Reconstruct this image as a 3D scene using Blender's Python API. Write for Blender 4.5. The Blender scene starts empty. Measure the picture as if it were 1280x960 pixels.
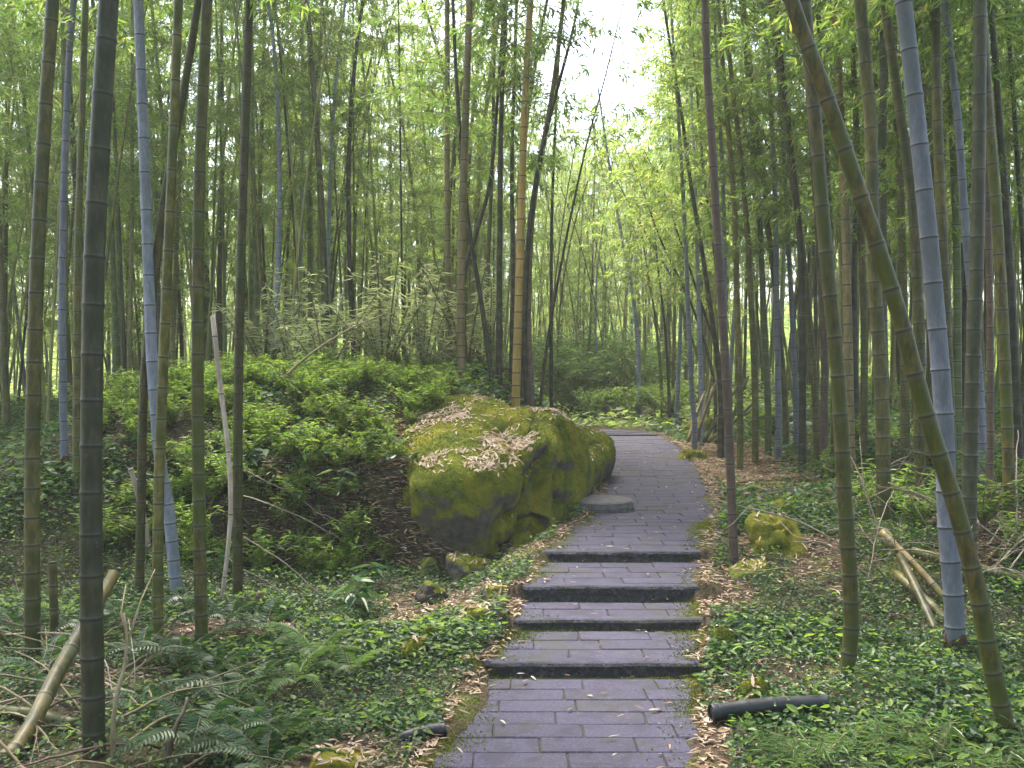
import bpy, math, random
import numpy as np
from mathutils import Vector, Matrix, Quaternion

# ------------------------------------------------------------------ camera, sky, sun, exposure
scn = bpy.context.scene
COL = scn.collection
F_PX, CX, HY, CAM_H = 1203.0, 640.0, 490.0, 1.70      # photo pixels (1280 x 960); camera at (0, 0, 1.7) looking along +Y

cam_d = bpy.data.cameras.new('camera')
cam_d.sensor_width = 36.0
cam_d.lens = 36.0 * F_PX / 1280.0
cam_d.shift_y = (HY - 480.0) / 1280.0
cam_d.clip_end = 600.0
cam_d.clip_start = 0.05
cam = bpy.data.objects.new('camera', cam_d)
cam.location = (0, 0, CAM_H)
cam.rotation_euler = (math.radians(90), 0, 0)
COL.objects.link(cam)
scn.camera = cam

SUN_EL, SUN_AZ = math.radians(62), math.radians(-28)   # azimuth from +Y (ahead) towards +X
w = bpy.data.worlds.new('World')
scn.world = w
w.use_nodes = True
wn = w.node_tree
bgn = wn.nodes['Background']
sky = wn.nodes.new('ShaderNodeTexSky')
sky.sky_type = 'NISHITA'
sky.sun_disc = False
sky.sun_elevation = SUN_EL
sky.sun_rotation = SUN_AZ
sky.air_density = 1.0
sky.dust_density = 5.0
sky.ozone_density = 1.0
wn.links.new(sky.outputs[0], bgn.inputs[0])
bgn.inputs[1].default_value = 0.15

sd = bpy.data.lights.new('sun', 'SUN')
sd.energy = 1.5
sd.angle = math.radians(14)
sd.color = (1.0, 0.95, 0.86)
sun = bpy.data.objects.new('sun', sd)
sdir = Vector((math.sin(SUN_AZ) * math.cos(SUN_EL), math.cos(SUN_AZ) * math.cos(SUN_EL), math.sin(SUN_EL)))
sun.rotation_euler = sdir.to_track_quat('Z', 'Y').to_euler()
sun.location = (0, 0, 30)
COL.objects.link(sun)

scn.view_settings.view_transform = 'Standard'
scn.view_settings.look = 'None'
scn.view_settings.gamma = 1.0
scn.view_settings.use_curve_mapping = False
scn.view_settings.exposure = 2.35
scn.render.engine = 'CYCLES'
scn.cycles.use_denoising = True
scn.cycles.max_bounces = 6
scn.cycles.diffuse_bounces = 4
scn.cycles.glossy_bounces = 2
scn.cycles.transmission_bounces = 4
scn.cycles.transparent_max_bounces = 4
scn.cycles.caustics_reflective = False
scn.cycles.caustics_refractive = False

RNG = np.random.default_rng(11)
random.seed(11)

# ------------------------------------------------------------------ numeric helpers
def sm(a, b, x):
    t = np.clip((np.asarray(x, float) - a) / (b - a), 0, 1)
    return t * t * (3 - 2 * t)

def _h(ix, iy, iz):
    n = (ix.astype(np.int64) * 374761393 + iy.astype(np.int64) * 668265263 + iz.astype(np.int64) * 2147483647 * 3 + iz.astype(np.int64) * 1274126177) & 0xFFFFFFFF
    n = ((n ^ (n >> 13)) * 1274126177) & 0xFFFFFFFF
    n = n ^ (n >> 16)
    return (n & 0xFFFFFF) / float(0xFFFFFF)

def noise3(x, y, z=0.0):
    x, y, z = np.broadcast_arrays(np.asarray(x, float), np.asarray(y, float), np.asarray(z, float))
    ix, iy, iz = np.floor(x), np.floor(y), np.floor(z)
    fx, fy, fz = x - ix, y - iy, z - iz
    fx, fy, fz = fx * fx * (3 - 2 * fx), fy * fy * (3 - 2 * fy), fz * fz * (3 - 2 * fz)
    r = 0
    for dx in (0, 1):
        for dy in (0, 1):
            for dz in (0, 1):
                wgt = (fx if dx else 1 - fx) * (fy if dy else 1 - fy) * (fz if dz else 1 - fz)
                r = r + wgt * _h(ix + dx, iy + dy, iz + dz)
    return r * 2 - 1

def fbm(x, y, z=0.0, o=4):
    r, a, f = 0, 0.5, 1.0
    for k in range(o):
        r = r + a * noise3(np.asarray(x) * f + 13.7 * k, np.asarray(y) * f - 7.1 * k, np.asarray(z) * f + 3.3 * k)
        a *= 0.5
        f *= 2.03
    return r

# ------------------------------------------------------------------ terrain
PATH_Y = [-12, 0, 4.35, 5.76, 6.48, 7.0, 7.85, 10.1, 12, 14, 16, 18, 30]
PATH_X = [-1.4, -0.42, 0.22, 0.485, 0.645, 0.73, 0.90, 1.52, 1.77, 2.0, 2.18, 2.22, 2.2]
HW = 0.62
BEND_C, BEND_R, BEND_Y = (-0.78, 18.3), 3.0, 18.3          # the path turns left round this centre

def path_xc(Y): return np.interp(Y, PATH_Y, PATH_X)

ES_Y = [-60, -10, 4, 5.5, 6.5, 7.4, 8.2, 10, 12, 16, 20, 26, 40, 60, 120, 200]
ES_Z = [-.5, -.1, -.01, .03, .13, .26, .38, .47, .60, .78, .92, 1.0, 1.5, 3.5, 12, 20]
LL_Y = [-60, -10, 4, 8, 10, 14, 20, 30, 40, 60, 120, 200]
LL_Z = [-.5, -.12, -.06, -.01, .18, .6, 1.0, 1.25, 1.6, 3.6, 12, 20]
STEPS = [(5.76, 0.0, 0.08), (6.48, .10, .17), (7.0, .18, .29), (7.85, .32, .40)]   # y, foot, top

def path_z(Y):
    Y = np.asarray(Y, float)
    z = np.interp(Y, [-12, 4, 5.76], [-.1, 0, 0])
    z = np.where(Y >= 5.76, np.interp(Y, [5.76, 6.48], [.08, .10]), z)
    z = np.where(Y >= 6.48, np.interp(Y, [6.48, 7.0], [.17, .18]), z)
    z = np.where(Y >= 7.0, np.interp(Y, [7.0, 7.85], [.29, .32]), z)
    z = np.where(Y >= 7.85, np.interp(Y, [7.85, 10.1, 12, 16, 20, 30], [.40, .46, .60, .78, .92, .95]), z)
    return z

def path_side(X, Y):
    """signed distance outside the path edge (negative inside), and side -1 left / +1 right"""
    xc = path_xc(Y)
    dl, dr = (xc - HW) - X, X - (xc + HW)
    d = np.maximum(dl, dr)
    side = np.where(dl > dr, -1, 1)
    rr = np.hypot(X - BEND_C[0], Y - BEND_C[1])
    db = np.abs(rr - BEND_R) - HW
    bend = (Y > BEND_Y) & (X > -3)
    d = np.where(bend, db, d)
    side = np.where(bend, np.where(rr < BEND_R, -1, 1), side)
    return d, side

def ground(X, Y, fine=True):
    X, Y = np.broadcast_arrays(np.asarray(X, float), np.asarray(Y, float))
    d, side = path_side(X, Y)
    es = np.interp(Y, ES_Y, ES_Z)
    ll = np.interp(Y, LL_Y, LL_Z)
    xl = path_xc(Y) - HW
    # left: level floor lower than the path, then the mound
    gl = es + (ll - es) * sm(.05, .95, d)
    wob = 0.35 * fbm(X * .6, Y * .6, 5.0, 3)
    steep = sm(8.55, 9.15, Y + wob) * .66 + sm(9.1, 10.9, Y + wob) * .34
    gentle = sm(7.9, 10.9, Y + wob)
    k = sm(-3.4, -2.3, X)
    rise = gentle * (1 - k) + steep * k
    right_edge = sm(0.35, 1.55, xl - X)
    amp = .55 + .9 * sm(-6.5, -3.6, X)
    back = 1 - .75 * sm(17, 25, Y) - .9 * sm(-4, 0, X) * sm(14.5, 17.5, Y) * .25
    gl = gl + rise * right_edge * amp * back * np.where(Y > BEND_Y, sm(.3, 1.5, d), 1)
    # right: gently rising bank
    gr = es + sm(6, 9, Y) * sm(.4, 3.0, d) * .36 + sm(2, 9, d) * .5 * sm(5, 9, Y)
    g = np.where(side < 0, gl, gr)
    n = fbm(X * 1.3, Y * 1.3, 1.0, 3) * .07
    if fine:
        n = n + fbm(X * 6, Y * 6, 2.0, 3) * .022
    out = sm(0.02, .5, d)
    g = g + n * out
    # soil and moss creeping over the ragged path edge; the bed lies under the paving
    creep = .09 * fbm(X * 4.2, Y * 4.2, 9.0, 4) + .22 * np.maximum(0, fbm(X * 1.4, Y * 1.4, 4.0, 2))
    pz = path_z(Y)
    edge = sm(-.10 - creep, .06 - creep, d)
    bed = path_z(Y - .06) - .045
    g2 = np.maximum(g, pz + .012)
    gg = np.where(d < .25, bed + (np.where(d < .06, g2, g2 + (g - g2) * sm(.06, .25, d)) - bed) * edge, g)
    return gg

def gz(x, y): return float(ground(np.array([x]), np.array([y]))[0])

def P(x, y, Z):
    """photo pixel at distance Z -> world point"""
    return Vector(((x - CX) / F_PX * Z, Z, CAM_H - (y - HY) / F_PX * Z))

_ZS = np.concatenate([np.arange(3.0, 14, .02), np.arange(14, 80, .1)])
def hit(x, y, off=0.0):
    """where the ray through a photo pixel meets the ground"""
    X = (x - CX) / F_PX * _ZS
    z = CAM_H - (y - HY) / F_PX * _ZS
    below = z < ground(X, _ZS) + off
    i = int(np.argmax(below)) if below.any() else len(_ZS) - 1
    return P(x, y, float(_ZS[i]))

# ------------------------------------------------------------------ object helpers
def link(o, parent=None):
    COL.objects.link(o)
    if parent is not None:
        o.parent = parent
    return o

def tag(o, label=None, cat=None, group=None, kind=None):
    if label: o['label'] = label
    if cat: o['category'] = cat
    if group: o['group'] = group
    if kind: o['kind'] = kind
    return o

def mesh_np(name, V, faces_flat, loop_counts, mats, attrs=None, smooth=False, mat_idx=None):
    me = bpy.data.meshes.new(name)
    V = np.asarray(V, np.float32)
    faces_flat = np.asarray(faces_flat, np.int32)
    loop_counts = np.asarray(loop_counts, np.int32)
    me.vertices.add(len(V))
    me.vertices.foreach_set('co', V.ravel())
    me.loops.add(len(faces_flat))
    me.loops.foreach_set('vertex_index', faces_flat)
    me.polygons.add(len(loop_counts))
    st = np.zeros(len(loop_counts), np.int32)
    st[1:] = np.cumsum(loop_counts)[:-1]
    me.polygons.foreach_set('loop_start', st)
    for m in (mats if isinstance(mats, (list, tuple)) else [mats]):
        me.materials.append(m)
    if mat_idx is not None:
        me.polygons.foreach_set('material_index', np.asarray(mat_idx, np.int32))
    me.polygons.foreach_set('use_smooth', np.full(len(loop_counts), bool(smooth)))
    for k, v in (attrs or {}).items():
        a = me.attributes.new(k, 'FLOAT', 'POINT')
        a.data.foreach_set('value', np.asarray(v, np.float32))
    me.update(calc_edges=True)
    me.validate()
    return me

class MB:
    """collects vertices, faces and a 'rnd' / 'node' value per vertex"""
    def __init__(self):
        self.V, self.F, self.C, self.R, self.N, self.MI = [], [], [], [], [], []
        self.n = 0
    def add(self, V, F, counts, rnd=0.5, node=0.0, mi=0):
        V = np.asarray(V, float).reshape(-1, 3)
        F = np.asarray(F, np.int64).ravel()
        self.V.append(V); self.F.append(F + self.n); self.C.append(np.asarray(counts))
        self.R.append(np.broadcast_to(np.asarray(rnd, float), (len(V),)))
        self.N.append(np.broadcast_to(np.asarray(node, float), (len(V),)))
        self.MI.append(np.full(len(counts), mi))
        self.n += len(V)
    def mesh(self, name, mats, smooth=False):
        return mesh_np(name, np.concatenate(self.V), np.concatenate(self.F), np.concatenate(self.C), mats,
                       {'rnd': np.concatenate(self.R), 'node': np.concatenate(self.N)}, smooth, np.concatenate(self.MI))
    def obj(self, name, mats, parent=None, smooth=False):
        return link(bpy.data.objects.new(name, self.mesh(name, mats, smooth)), parent)

def empty(name, loc, rz=0.0):
    o = bpy.data.objects.new(name, None)
    o.empty_display_size = .1
    o.location = loc
    o.rotation_euler = (0, 0, rz)
    return link(o)

def norm(v): return v / np.maximum(np.linalg.norm(v, axis=-1, keepdims=True), 1e-9)

def leaves(mb, Pn, D, Nn, L, W, fold=.12, shape=6, droop=0.0, mi=0, rnd=None):
    """many leaves at once: base points, directions, up-ish normals, lengths, widths"""
    Pn, D, Nn = np.asarray(Pn, float), norm(np.asarray(D, float)), np.asarray(Nn, float)
    n = len(Pn)
    if n == 0: return
    L = np.broadcast_to(np.asarray(L, float), (n,))[:, None]
    W = np.broadcast_to(np.asarray(W, float), (n,))[:, None]
    S = norm(np.cross(D, Nn))
    U = norm(np.cross(S, D))
    dr = -droop * L * U
    if shape == 4:
        pts = [Pn, Pn + .42 * L * D + .5 * W * S + fold * W * U + .3 * dr, Pn + L * D + dr, Pn + .42 * L * D - .5 * W * S + fold * W * U + .3 * dr]
    else:
        pts = [Pn, Pn + .28 * L * D + .46 * W * S + fold * W * U + .1 * dr, Pn + .62 * L * D + .40 * W * S + fold * W * U + .45 * dr, Pn + L * D + dr,
               Pn + .62 * L * D - .40 * W * S + fold * W * U + .45 * dr, Pn + .28 * L * D - .46 * W * S + fold * W * U + .1 * dr]
    k = len(pts)
    V = np.stack(pts, 1).reshape(-1, 3)
    base = np.arange(n)[:, None] * k
    if k == 4:
        F = (base + np.arange(4)[None]).ravel(); C = np.full(n, 4)
    else:   # two quads folded along the midrib
        F = np.concatenate([base + np.array([[0, 1, 2, 3]]), base + np.array([[0, 3, 4, 5]])], 1).ravel(); C = np.full(2 * n, 4)
    r = np.repeat(RNG.random(n) if rnd is None else np.broadcast_to(rnd, (n,)), k)
    mb.add(V, F, C, r, 0.0, mi)

def tube(mb, pts, rad, sides=6, rnd=0.5, cap=True, mi=0, node=None):
    pts = np.asarray(pts, float)
    m = len(pts)
    rad = np.broadcast_to(np.asarray(rad, float), (m,))
    T = norm(np.gradient(pts, axis=0))
    ref = np.array([0, 1, 0]) if abs(T[0][1]) < .9 else np.array([1, 0, 0])
    A = norm(np.cross(T, ref[None]))
    B = np.cross(T, A)
    th = np.linspace(0, 2 * np.pi, sides, endpoint=False)
    V = pts[:, None] + rad[:, None, None] * (np.cos(th)[None, :, None] * A[:, None] + np.sin(th)[None, :, None] * B[:, None])
    i, j = np.meshgrid(np.arange(m - 1), np.arange(sides), indexing='ij')
    a, b = i * sides + j, i * sides + (j + 1) % sides
    F = np.stack([a, b, b + sides, a + sides], -1).reshape(-1)
    C = np.full((m - 1) * sides, 4)
    if cap:
        F = np.concatenate([F, np.arange(sides)[::-1], (m - 1) * sides + np.arange(sides)])
        C = np.concatenate([C, [sides, sides]])
    mb.add(V.reshape(-1, 3), F, C, rnd, 0.0 if node is None else np.repeat(node, sides), mi)

def spline(pts, n):
    """Catmull-Rom through the points, resampled evenly to n"""
    p = np.asarray(pts, float)
    p = np.vstack([2 * p[0] - p[1], p, 2 * p[-1] - p[-2]])
    out = []
    for i in range(1, len(p) - 2):
        t = np.linspace(0, 1, 12, endpoint=False)[:, None]
        a, b, c, d = p[i - 1], p[i], p[i + 1], p[i + 2]
        out.append(.5 * (2 * b + (c - a) * t + (2 * a - 5 * b + 4 * c - d) * t ** 2 + (3 * b - a - 3 * c + d) * t ** 3))
    q = np.vstack(out + [p[-2][None]])
    s = np.concatenate([[0], np.cumsum(np.linalg.norm(np.diff(q, axis=0), axis=1))])
    return np.stack([np.interp(np.linspace(0, s[-1], n), s, q[:, k]) for k in range(3)], 1)

# ------------------------------------------------------------------ materials
def new_mat(name):
    m = bpy.data.materials.new(name)
    m.use_nodes = True
    nt = m.node_tree
    bs = nt.nodes['Principled BSDF']
    return m, nt, bs

def nd(nt, typ, **kw):
    n = nt.nodes.new('ShaderNode' + typ)
    for k, v in kw.items():
        if k == 'inputs':
            for a, b in v.items(): n.inputs[a].default_value = b
        else: setattr(n, k, v)
    return n

def ramp(nt, src, stops):
    r = nd(nt, 'ValToRGB')
    e = r.color_ramp.elements
    e[0].position, e[0].color = stops[0][0], (*stops[0][1], 1)
    e[1].position, e[1].color = stops[-1][0], (*stops[-1][1], 1)
    for p, c in stops[1:-1]:
        x = e.new(p); x.color = (*c, 1)
    nt.links.new(src, r.inputs[0])
    return r.outputs[0]

def noise(nt, scale, detail=4, rough=.55, coord=None, dist=0.0):
    n = nd(nt, 'TexNoise', inputs={'Scale': scale, 'Detail': detail, 'Roughness': rough, 'Distortion': dist})
    if coord is not None: nt.links.new(coord, n.inputs['Vector'])
    return n.outputs[0]

def mixc(nt, fac, a, b, mode='MIX'):
    m = nd(nt, 'Mix', data_type='RGBA', blend_type=mode)
    L = nt.links.new
    if isinstance(fac, (int, float)): m.inputs[0].default_value = fac
    else: L(fac, m.inputs[0])
    for i, v in ((6, a), (7, b)):
        if isinstance(v, tuple): m.inputs[i].default_value = (*v, 1)
        else: L(v, m.inputs[i])
    return m.outputs[2]

def mathn(nt, op, a, b=0.0, clamp=False):
    m = nd(nt, 'Math', operation=op, use_clamp=clamp)
    for i, v in ((0, a), (1, b)):
        if isinstance(v, (int, float)): m.inputs[i].default_value = v
        else: nt.links.new(v, m.inputs[i])
    return m.outputs[0]

def maprange(nt, v, a, b, c=0.0, d=1.0):
    m = nd(nt, 'MapRange', inputs={1: a, 2: b, 3: c, 4: d})
    m.interpolation_type = 'SMOOTHSTEP'
    nt.links.new(v, m.inputs[0])
    return m.outputs[0]

def bump(nt, bs, h, strength=.5, dist=.02):
    b = nd(nt, 'Bump', inputs={'Strength': strength, 'Distance': dist})
    nt.links.new(h, b.inputs['Height'])
    nt.links.new(b.outputs[0], bs.inputs['Normal'])

def coords(nt, kind='Object'): return nd(nt, 'TexCoord').outputs[kind]
def geo_pos(nt): return nd(nt, 'NewGeometry').outputs['Position']
def attr(nt, name): return nd(nt, 'Attribute', attribute_name=name).outputs['Fac']

def leaf_mat(name, stops, trans=.4, rough=.45, tmul=1.9, spec=.4, objvar=.25):
    m, nt, bs = new_mat(name)
    c = ramp(nt, attr(nt, 'rnd'), stops)
    oi = nd(nt, 'ObjectInfo').outputs['Random']
    hs = nd(nt, 'HueSaturation')
    nt.links.new(maprange(nt, oi, 0, 1, 1 - objvar, 1 + objvar), hs.inputs['Value'])
    nt.links.new(c, hs.inputs['Color'])
    nt.links.new(hs.outputs[0], bs.inputs['Base Color'])
    bs.inputs['Roughness'].default_value = rough
    bs.inputs['Specular IOR Level'].default_value = spec
    tr = nd(nt, 'BsdfTranslucent')
    tc = mixc(nt, 1.0, hs.outputs[0], (tmul, tmul * 1.02, tmul * .55), 'MULTIPLY')
    nt.links.new(tc, tr.inputs[0])
    mx = nd(nt, 'MixShader', inputs={0: trans})
    nt.links.new(bs.outputs[0], mx.inputs[1]); nt.links.new(tr.outputs[0], mx.inputs[2])
    nt.links.new(mx.outputs[0], nt.nodes['Material Output'].inputs[0])
    return m

M = {}
M['bamboo_leaf'] = leaf_mat('bamboo_leaf', [(0, (.075, .135, .042)), (.5, (.12, .195, .056)), (.9, (.175, .24, .07)), (1, (.32, .29, .11))], .55, .45, 2.1)
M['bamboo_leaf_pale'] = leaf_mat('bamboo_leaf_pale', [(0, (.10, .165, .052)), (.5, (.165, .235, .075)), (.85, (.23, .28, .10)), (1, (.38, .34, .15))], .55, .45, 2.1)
M['shrub_leaf'] = leaf_mat('shrub_leaf', [(0, (.24, .29, .17)), (.6, (.36, .41, .27)), (1, (.50, .52, .40))], .45, .30, 1.5, spec=.7)
M['weed_leaf'] = leaf_mat('weed_leaf', [(0, (.075, .15, .025)), (.5, (.14, .23, .04)), (.9, (.21, .29, .06)), (1, (.34, .34, .08))], .48, .45, 2.0)
M['cover_leaf'] = leaf_mat('cover_leaf', [(0, (.012, .038, .014)), (.5, (.025, .068, .020)), (.88, (.050, .108, .028)), (1, (.10, .165, .045))], .30, .45, spec=.32)
M['fern_leaf'] = leaf_mat('fern_leaf', [(0, (.022, .06, .022)), (.6, (.038, .09, .028)), (1, (.08, .14, .045))], .3, .38, spec=.5)
M['fern_pale'] = leaf_mat('fern_pale', [(0, (.08, .15, .045)), (1, (.15, .23, .07))], .4, .4)
M['broad_leaf'] = leaf_mat('broad_leaf', [(0, (.03, .08, .03)), (.7, (.045, .105, .04)), (1, (.10, .17, .055))], .25, .42, spec=.5)
M['blade_leaf'] = leaf_mat('blade_leaf', [(0, (.06, .12, .04)), (.7, (.10, .17, .06)), (1, (.2, .25, .10))], .35, .35, spec=.5)
M['moss_tuft'] = leaf_mat('moss_tuft', [(0, (.05, .075, .010)), (.4, (.13, .16, .015)), (.75, (.25, .25, .025)), (1, (.34, .29, .04))], .3, .8, 1.5, .2, .08)
M['dry_leaf'] = leaf_mat('dry_leaf', [(0, (.20, .12, .075)), (.4, (.36, .25, .17)), (.8, (.50, .38, .28)), (1, (.62, .52, .42))], .2, .6, 1.1, .3, .08)

def culm_mat(name, a, b, lich, moss=.5, wax=(.35, .37, .33), rough=.5):
    m, nt, bs = new_mat(name)
    oc = coords(nt)
    mp = nd(nt, 'Mapping', inputs={'Scale': (1, 1, .30)})
    oi = nd(nt, 'ObjectInfo')
    add = nd(nt, 'VectorMath', operation='ADD')
    nt.links.new(oc, mp.inputs[0]); nt.links.new(mp.outputs[0], add.inputs[0]); nt.links.new(oi.outputs['Location'], add.inputs[1])
    v = add.outputs[0]
    c = mixc(nt, maprange(nt, noise(nt, 26, 7, .74, v), .40, .60), a, b)
    big = noise(nt, 5.5, 5, .7, v)
    c = mixc(nt, mathn(nt, 'MULTIPLY', maprange(nt, big, .45, .56), moss), c, lich)
    sp = maprange(nt, noise(nt, 24, 4, .7, oc), .63, .72)
    c = mixc(nt, mathn(nt, 'MULTIPLY', sp, .6), c, wax)
    node = attr(nt, 'node')
    c = mixc(nt, maprange(nt, node, .02, .5, 0, .22), c, wax)
    c = mixc(nt, maprange(nt, node, .6, .98, 0, .9), c, (.03, .026, .018))
    hs = nd(nt, 'HueSaturation')
    nt.links.new(maprange(nt, oi.outputs['Random'], 0, 1, .72, 1.28), hs.inputs['Value'])
    nt.links.new(c, hs.inputs['Color'])
    nt.links.new(hs.outputs[0], bs.inputs['Base Color'])
    bs.inputs['Roughness'].default_value = rough
    bs.inputs['Specular IOR Level'].default_value = .35
    bump(nt, bs, noise(nt, 60, 3, .6, v), .25, .004)
    return m

M['olive'] = culm_mat('culm_olive', (.070, .070, .014), (.150, .125, .026), (.042, .052, .008), .75, (.24, .23, .16))
M['moss'] = culm_mat('culm_mossy', (.036, .038, .009), (.115, .086, .018), (.056, .070, .007), .85, (.17, .17, .13))
M['dark'] = culm_mat('culm_dark', (.028, .027, .012), (.055, .048, .020), (.02, .021, .011), .6, (.22, .2, .17))
M['grey'] = culm_mat('culm_grey_green', (.042, .047, .022), (.078, .076, .034), (.026, .034, .012), .65, (.17, .18, .15))
M['green'] = culm_mat('culm_green', (.075, .11, .028), (.12, .145, .04), (.06, .07, .016), .5)
M['blue'] = culm_mat('culm_blue_grey', (.165, .180, .225), (.235, .250, .300), (.125, .145, .145), .6, (.32, .33, .36), .6)
M['gold'] = culm_mat('culm_golden', (.33, .20, .045), (.42, .27, .07), (.20, .16, .04), .4, (.42, .36, .22))
M['tan'] = culm_mat('culm_tan', (.16, .115, .04), (.23, .165, .07), (.085, .08, .025), .6, (.3, .28, .2))
M['brown'] = culm_mat('culm_brown', (.10, .06, .04), (.15, .10, .07), (.055, .045, .03), .5, (.26, .21, .19))
M['fallen'] = culm_mat('culm_fallen', (.065, .058, .014), (.12, .098, .026), (.035, .04, .008), .85, (.4, .37, .2))
M['deadwood'] = culm_mat('deadwood', (.30, .23, .17), (.42, .34, .27), (.2, .15, .11), .5, (.5, .44, .38), .75)
M['sheath'] = culm_mat('torn_sheath', (.045, .022, .012), (.09, .042, .022), (.03, .018, .012), .5, (.12, .07, .045), .8)
M['pale'] = culm_mat('culm_pale_olive', (.15, .145, .04), (.23, .21, .07), (.10, .115, .03), .6, (.28, .26, .17))
M['twig'] = culm_mat('twig', (.16, .13, .07), (.24, .19, .11), (.10, .09, .04), .5, (.28, .24, .17), .7)
M['nodering'], nt, bs = new_mat('node_ring')
nt.links.new(ramp(nt, noise(nt, 40, 3, .6, coords(nt)), [(.3, (.022, .02, .012)), (.7, (.07, .065, .035))]), bs.inputs['Base Color'])
bs.inputs['Roughness'].default_value = .7
M['nodering_pale'], nt, bs = new_mat('node_ring_pale')
nt.links.new(ramp(nt, noise(nt, 40, 3, .6, coords(nt)), [(.3, (.13, .14, .16)), (.7, (.30, .31, .33))]), bs.inputs['Base Color'])
bs.inputs['Roughness'].default_value = .7

def soil_mat():
    m, nt, bs = new_mat('forest_soil')
    p = geo_pos(nt)
    n1, n2, n3 = noise(nt, 1.3, 5, .6, p), noise(nt, 9, 6, .65, p), noise(nt, 55, 4, .6, p)
    c = ramp(nt, n2, [(.3, (.018, .013, .009)), (.5, (.048, .034, .022)), (.7, (.105, .072, .048))])
    c = mixc(nt, maprange(nt, n1, .50, .66), c, (.075, .085, .018))
    c = mixc(nt, maprange(nt, n3, .60, .72), c, (.24, .165, .11))
    nt.links.new(c, bs.inputs['Base Color'])
    bs.inputs['Roughness'].default_value = .9
    bs.inputs['Specular IOR Level'].default_value = .2
    bump(nt, bs, mixc(nt, .5, n2, n3), .9, .03)
    return m
M['soil'] = soil_mat()

def paver_mat(name, moss_lo=.55):
    m, nt, bs = new_mat(name)
    p = geo_pos(nt)
    oi = nd(nt, 'ObjectInfo').outputs['Random']
    n1, n2, n3 = noise(nt, 2.2, 6, .7, p), noise(nt, 55, 6, .72, p), noise(nt, 190, 3, .6, p)
    c = ramp(nt, n2, [(.36, (.026, .024, .042)), (.5, (.050, .046, .077)), (.64, (.092, .085, .130))])
    c = mixc(nt, maprange(nt, n3, .4, .75, 0, .35), c, (.11, .104, .13))
    st = noise(nt, 7, 6, .7, p, .4)
    c = mixc(nt, maprange(nt, st, .47, .60, 0, .5), c, (.030, .028, .038))
    c = mixc(nt, maprange(nt, noise(nt, 16, 5, .7, p), .60, .70, 0, .5), c, (.115, .108, .125))
    c = mixc(nt, maprange(nt, n1, moss_lo - .06, moss_lo + .12, 0, .6), c, (.046, .050, .024))
    hs = nd(nt, 'HueSaturation')
    nt.links.new(maprange(nt, oi, 0, 1, .94, 1.05), hs.inputs['Value'])
    nt.links.new(c, hs.inputs['Color'])
    nt.links.new(hs.outputs[0], bs.inputs['Base Color'])
    nt.links.new(maprange(nt, n2, .3, .7, .6, .85), bs.inputs['Roughness'])
    bs.inputs['Specular IOR Level'].default_value = .18
    bump(nt, bs, mixc(nt, .4, n2, n3), .6, .006)
    return m
M['paver'] = paver_mat('slate_paver')

def riser_mat():
    m, nt, bs = new_mat('step_stone')
    p = geo_pos(nt)
    n1, n2 = noise(nt, 5, 5, .65, p), noise(nt, 30, 5, .65, p)
    c = ramp(nt, n2, [(.3, (.014, .014, .016)), (.5, (.038, .037, .042)), (.7, (.095, .092, .102))])
    c = mixc(nt, maprange(nt, n1, .45, .65, 0, .7), c, (.025, .033, .010))
    nt.links.new(c, bs.inputs['Base Color'])
    bs.inputs['Roughness'].default_value = .8
    bump(nt, bs, n2, 1.0, .03)
    return m
M['riser'] = riser_mat()

def bed_mat():
    m, nt, bs = new_mat('mossy_bed')
    p = geo_pos(nt)
    c = ramp(nt, noise(nt, 7, 5, .6, p), [(.3, (.016, .014, .012)), (.5, (.03, .028, .015)), (.7, (.05, .054, .016))])
    nt.links.new(c, bs.inputs['Base Color'])
    bs.inputs['Roughness'].default_value = .95
    return m
M['bed'] = bed_mat()

def rock_mat(name, moss_amt=.5, moss_a=(.19, .205, .018), moss_b=(.075, .105, .014), rock_a=(.055, .05, .042), rock_b=(.16, .14, .12), up=.15):
    """stone with moss growing where the surface is not overhanging"""
    m, nt, bs = new_mat(name)
    p = geo_pos(nt)
    n1, n2, n3 = noise(nt, 2.6, 6, .62, p, .6), noise(nt, 14, 6, .7, p), noise(nt, 90, 4, .65, p)
    rock = ramp(nt, n2, [(.3, rock_a), (.7, rock_b)])
    mo = mixc(nt, maprange(nt, n2, .35, .66), moss_b, moss_a)
    mo = mixc(nt, maprange(nt, n1, .45, .62, 0, .75), mo, (.30, .26, .025))
    mo = mixc(nt, maprange(nt, n3, .3, .7, .35, 0), mo, (.02, .026, .006))
    sep = nd(nt, 'SeparateXYZ')
    nt.links.new(nd(nt, 'NewGeometry').outputs['Normal'], sep.inputs[0])
    f = mathn(nt, 'ADD', mathn(nt, 'MULTIPLY', sep.outputs['Z'], .8), mathn(nt, 'MULTIPLY', n1, 1.2))
    fac = maprange(nt, f, 1.05 - moss_amt - up, 1.35 - moss_amt - up)
    nt.links.new(mixc(nt, fac, rock, mo), bs.inputs['Base Color'])
    bs.inputs['Roughness'].default_value = .92
    bs.inputs['Specular IOR Level'].default_value = .2
    h = mathn(nt, 'ADD', mathn(nt, 'MULTIPLY', n2, .8), mathn(nt, 'MULTIPLY', n3, .5))
    bump(nt, bs, h, .9, .03)
    return m
M['boulder'] = rock_mat('mossy_boulder', .62)
M['mossrock'] = rock_mat('mossy_rock', .75)
M['barerock'] = rock_mat('bare_rock', .22, rock_b=(.22, .19, .16))
M['darkrock'] = rock_mat('dark_rock', .05, rock_a=(.03, .027, .024), rock_b=(.09, .075, .065))
M['slab'] = rock_mat('stone_slab', -.55, rock_a=(.10, .095, .09), rock_b=(.20, .185, .18))

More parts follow.
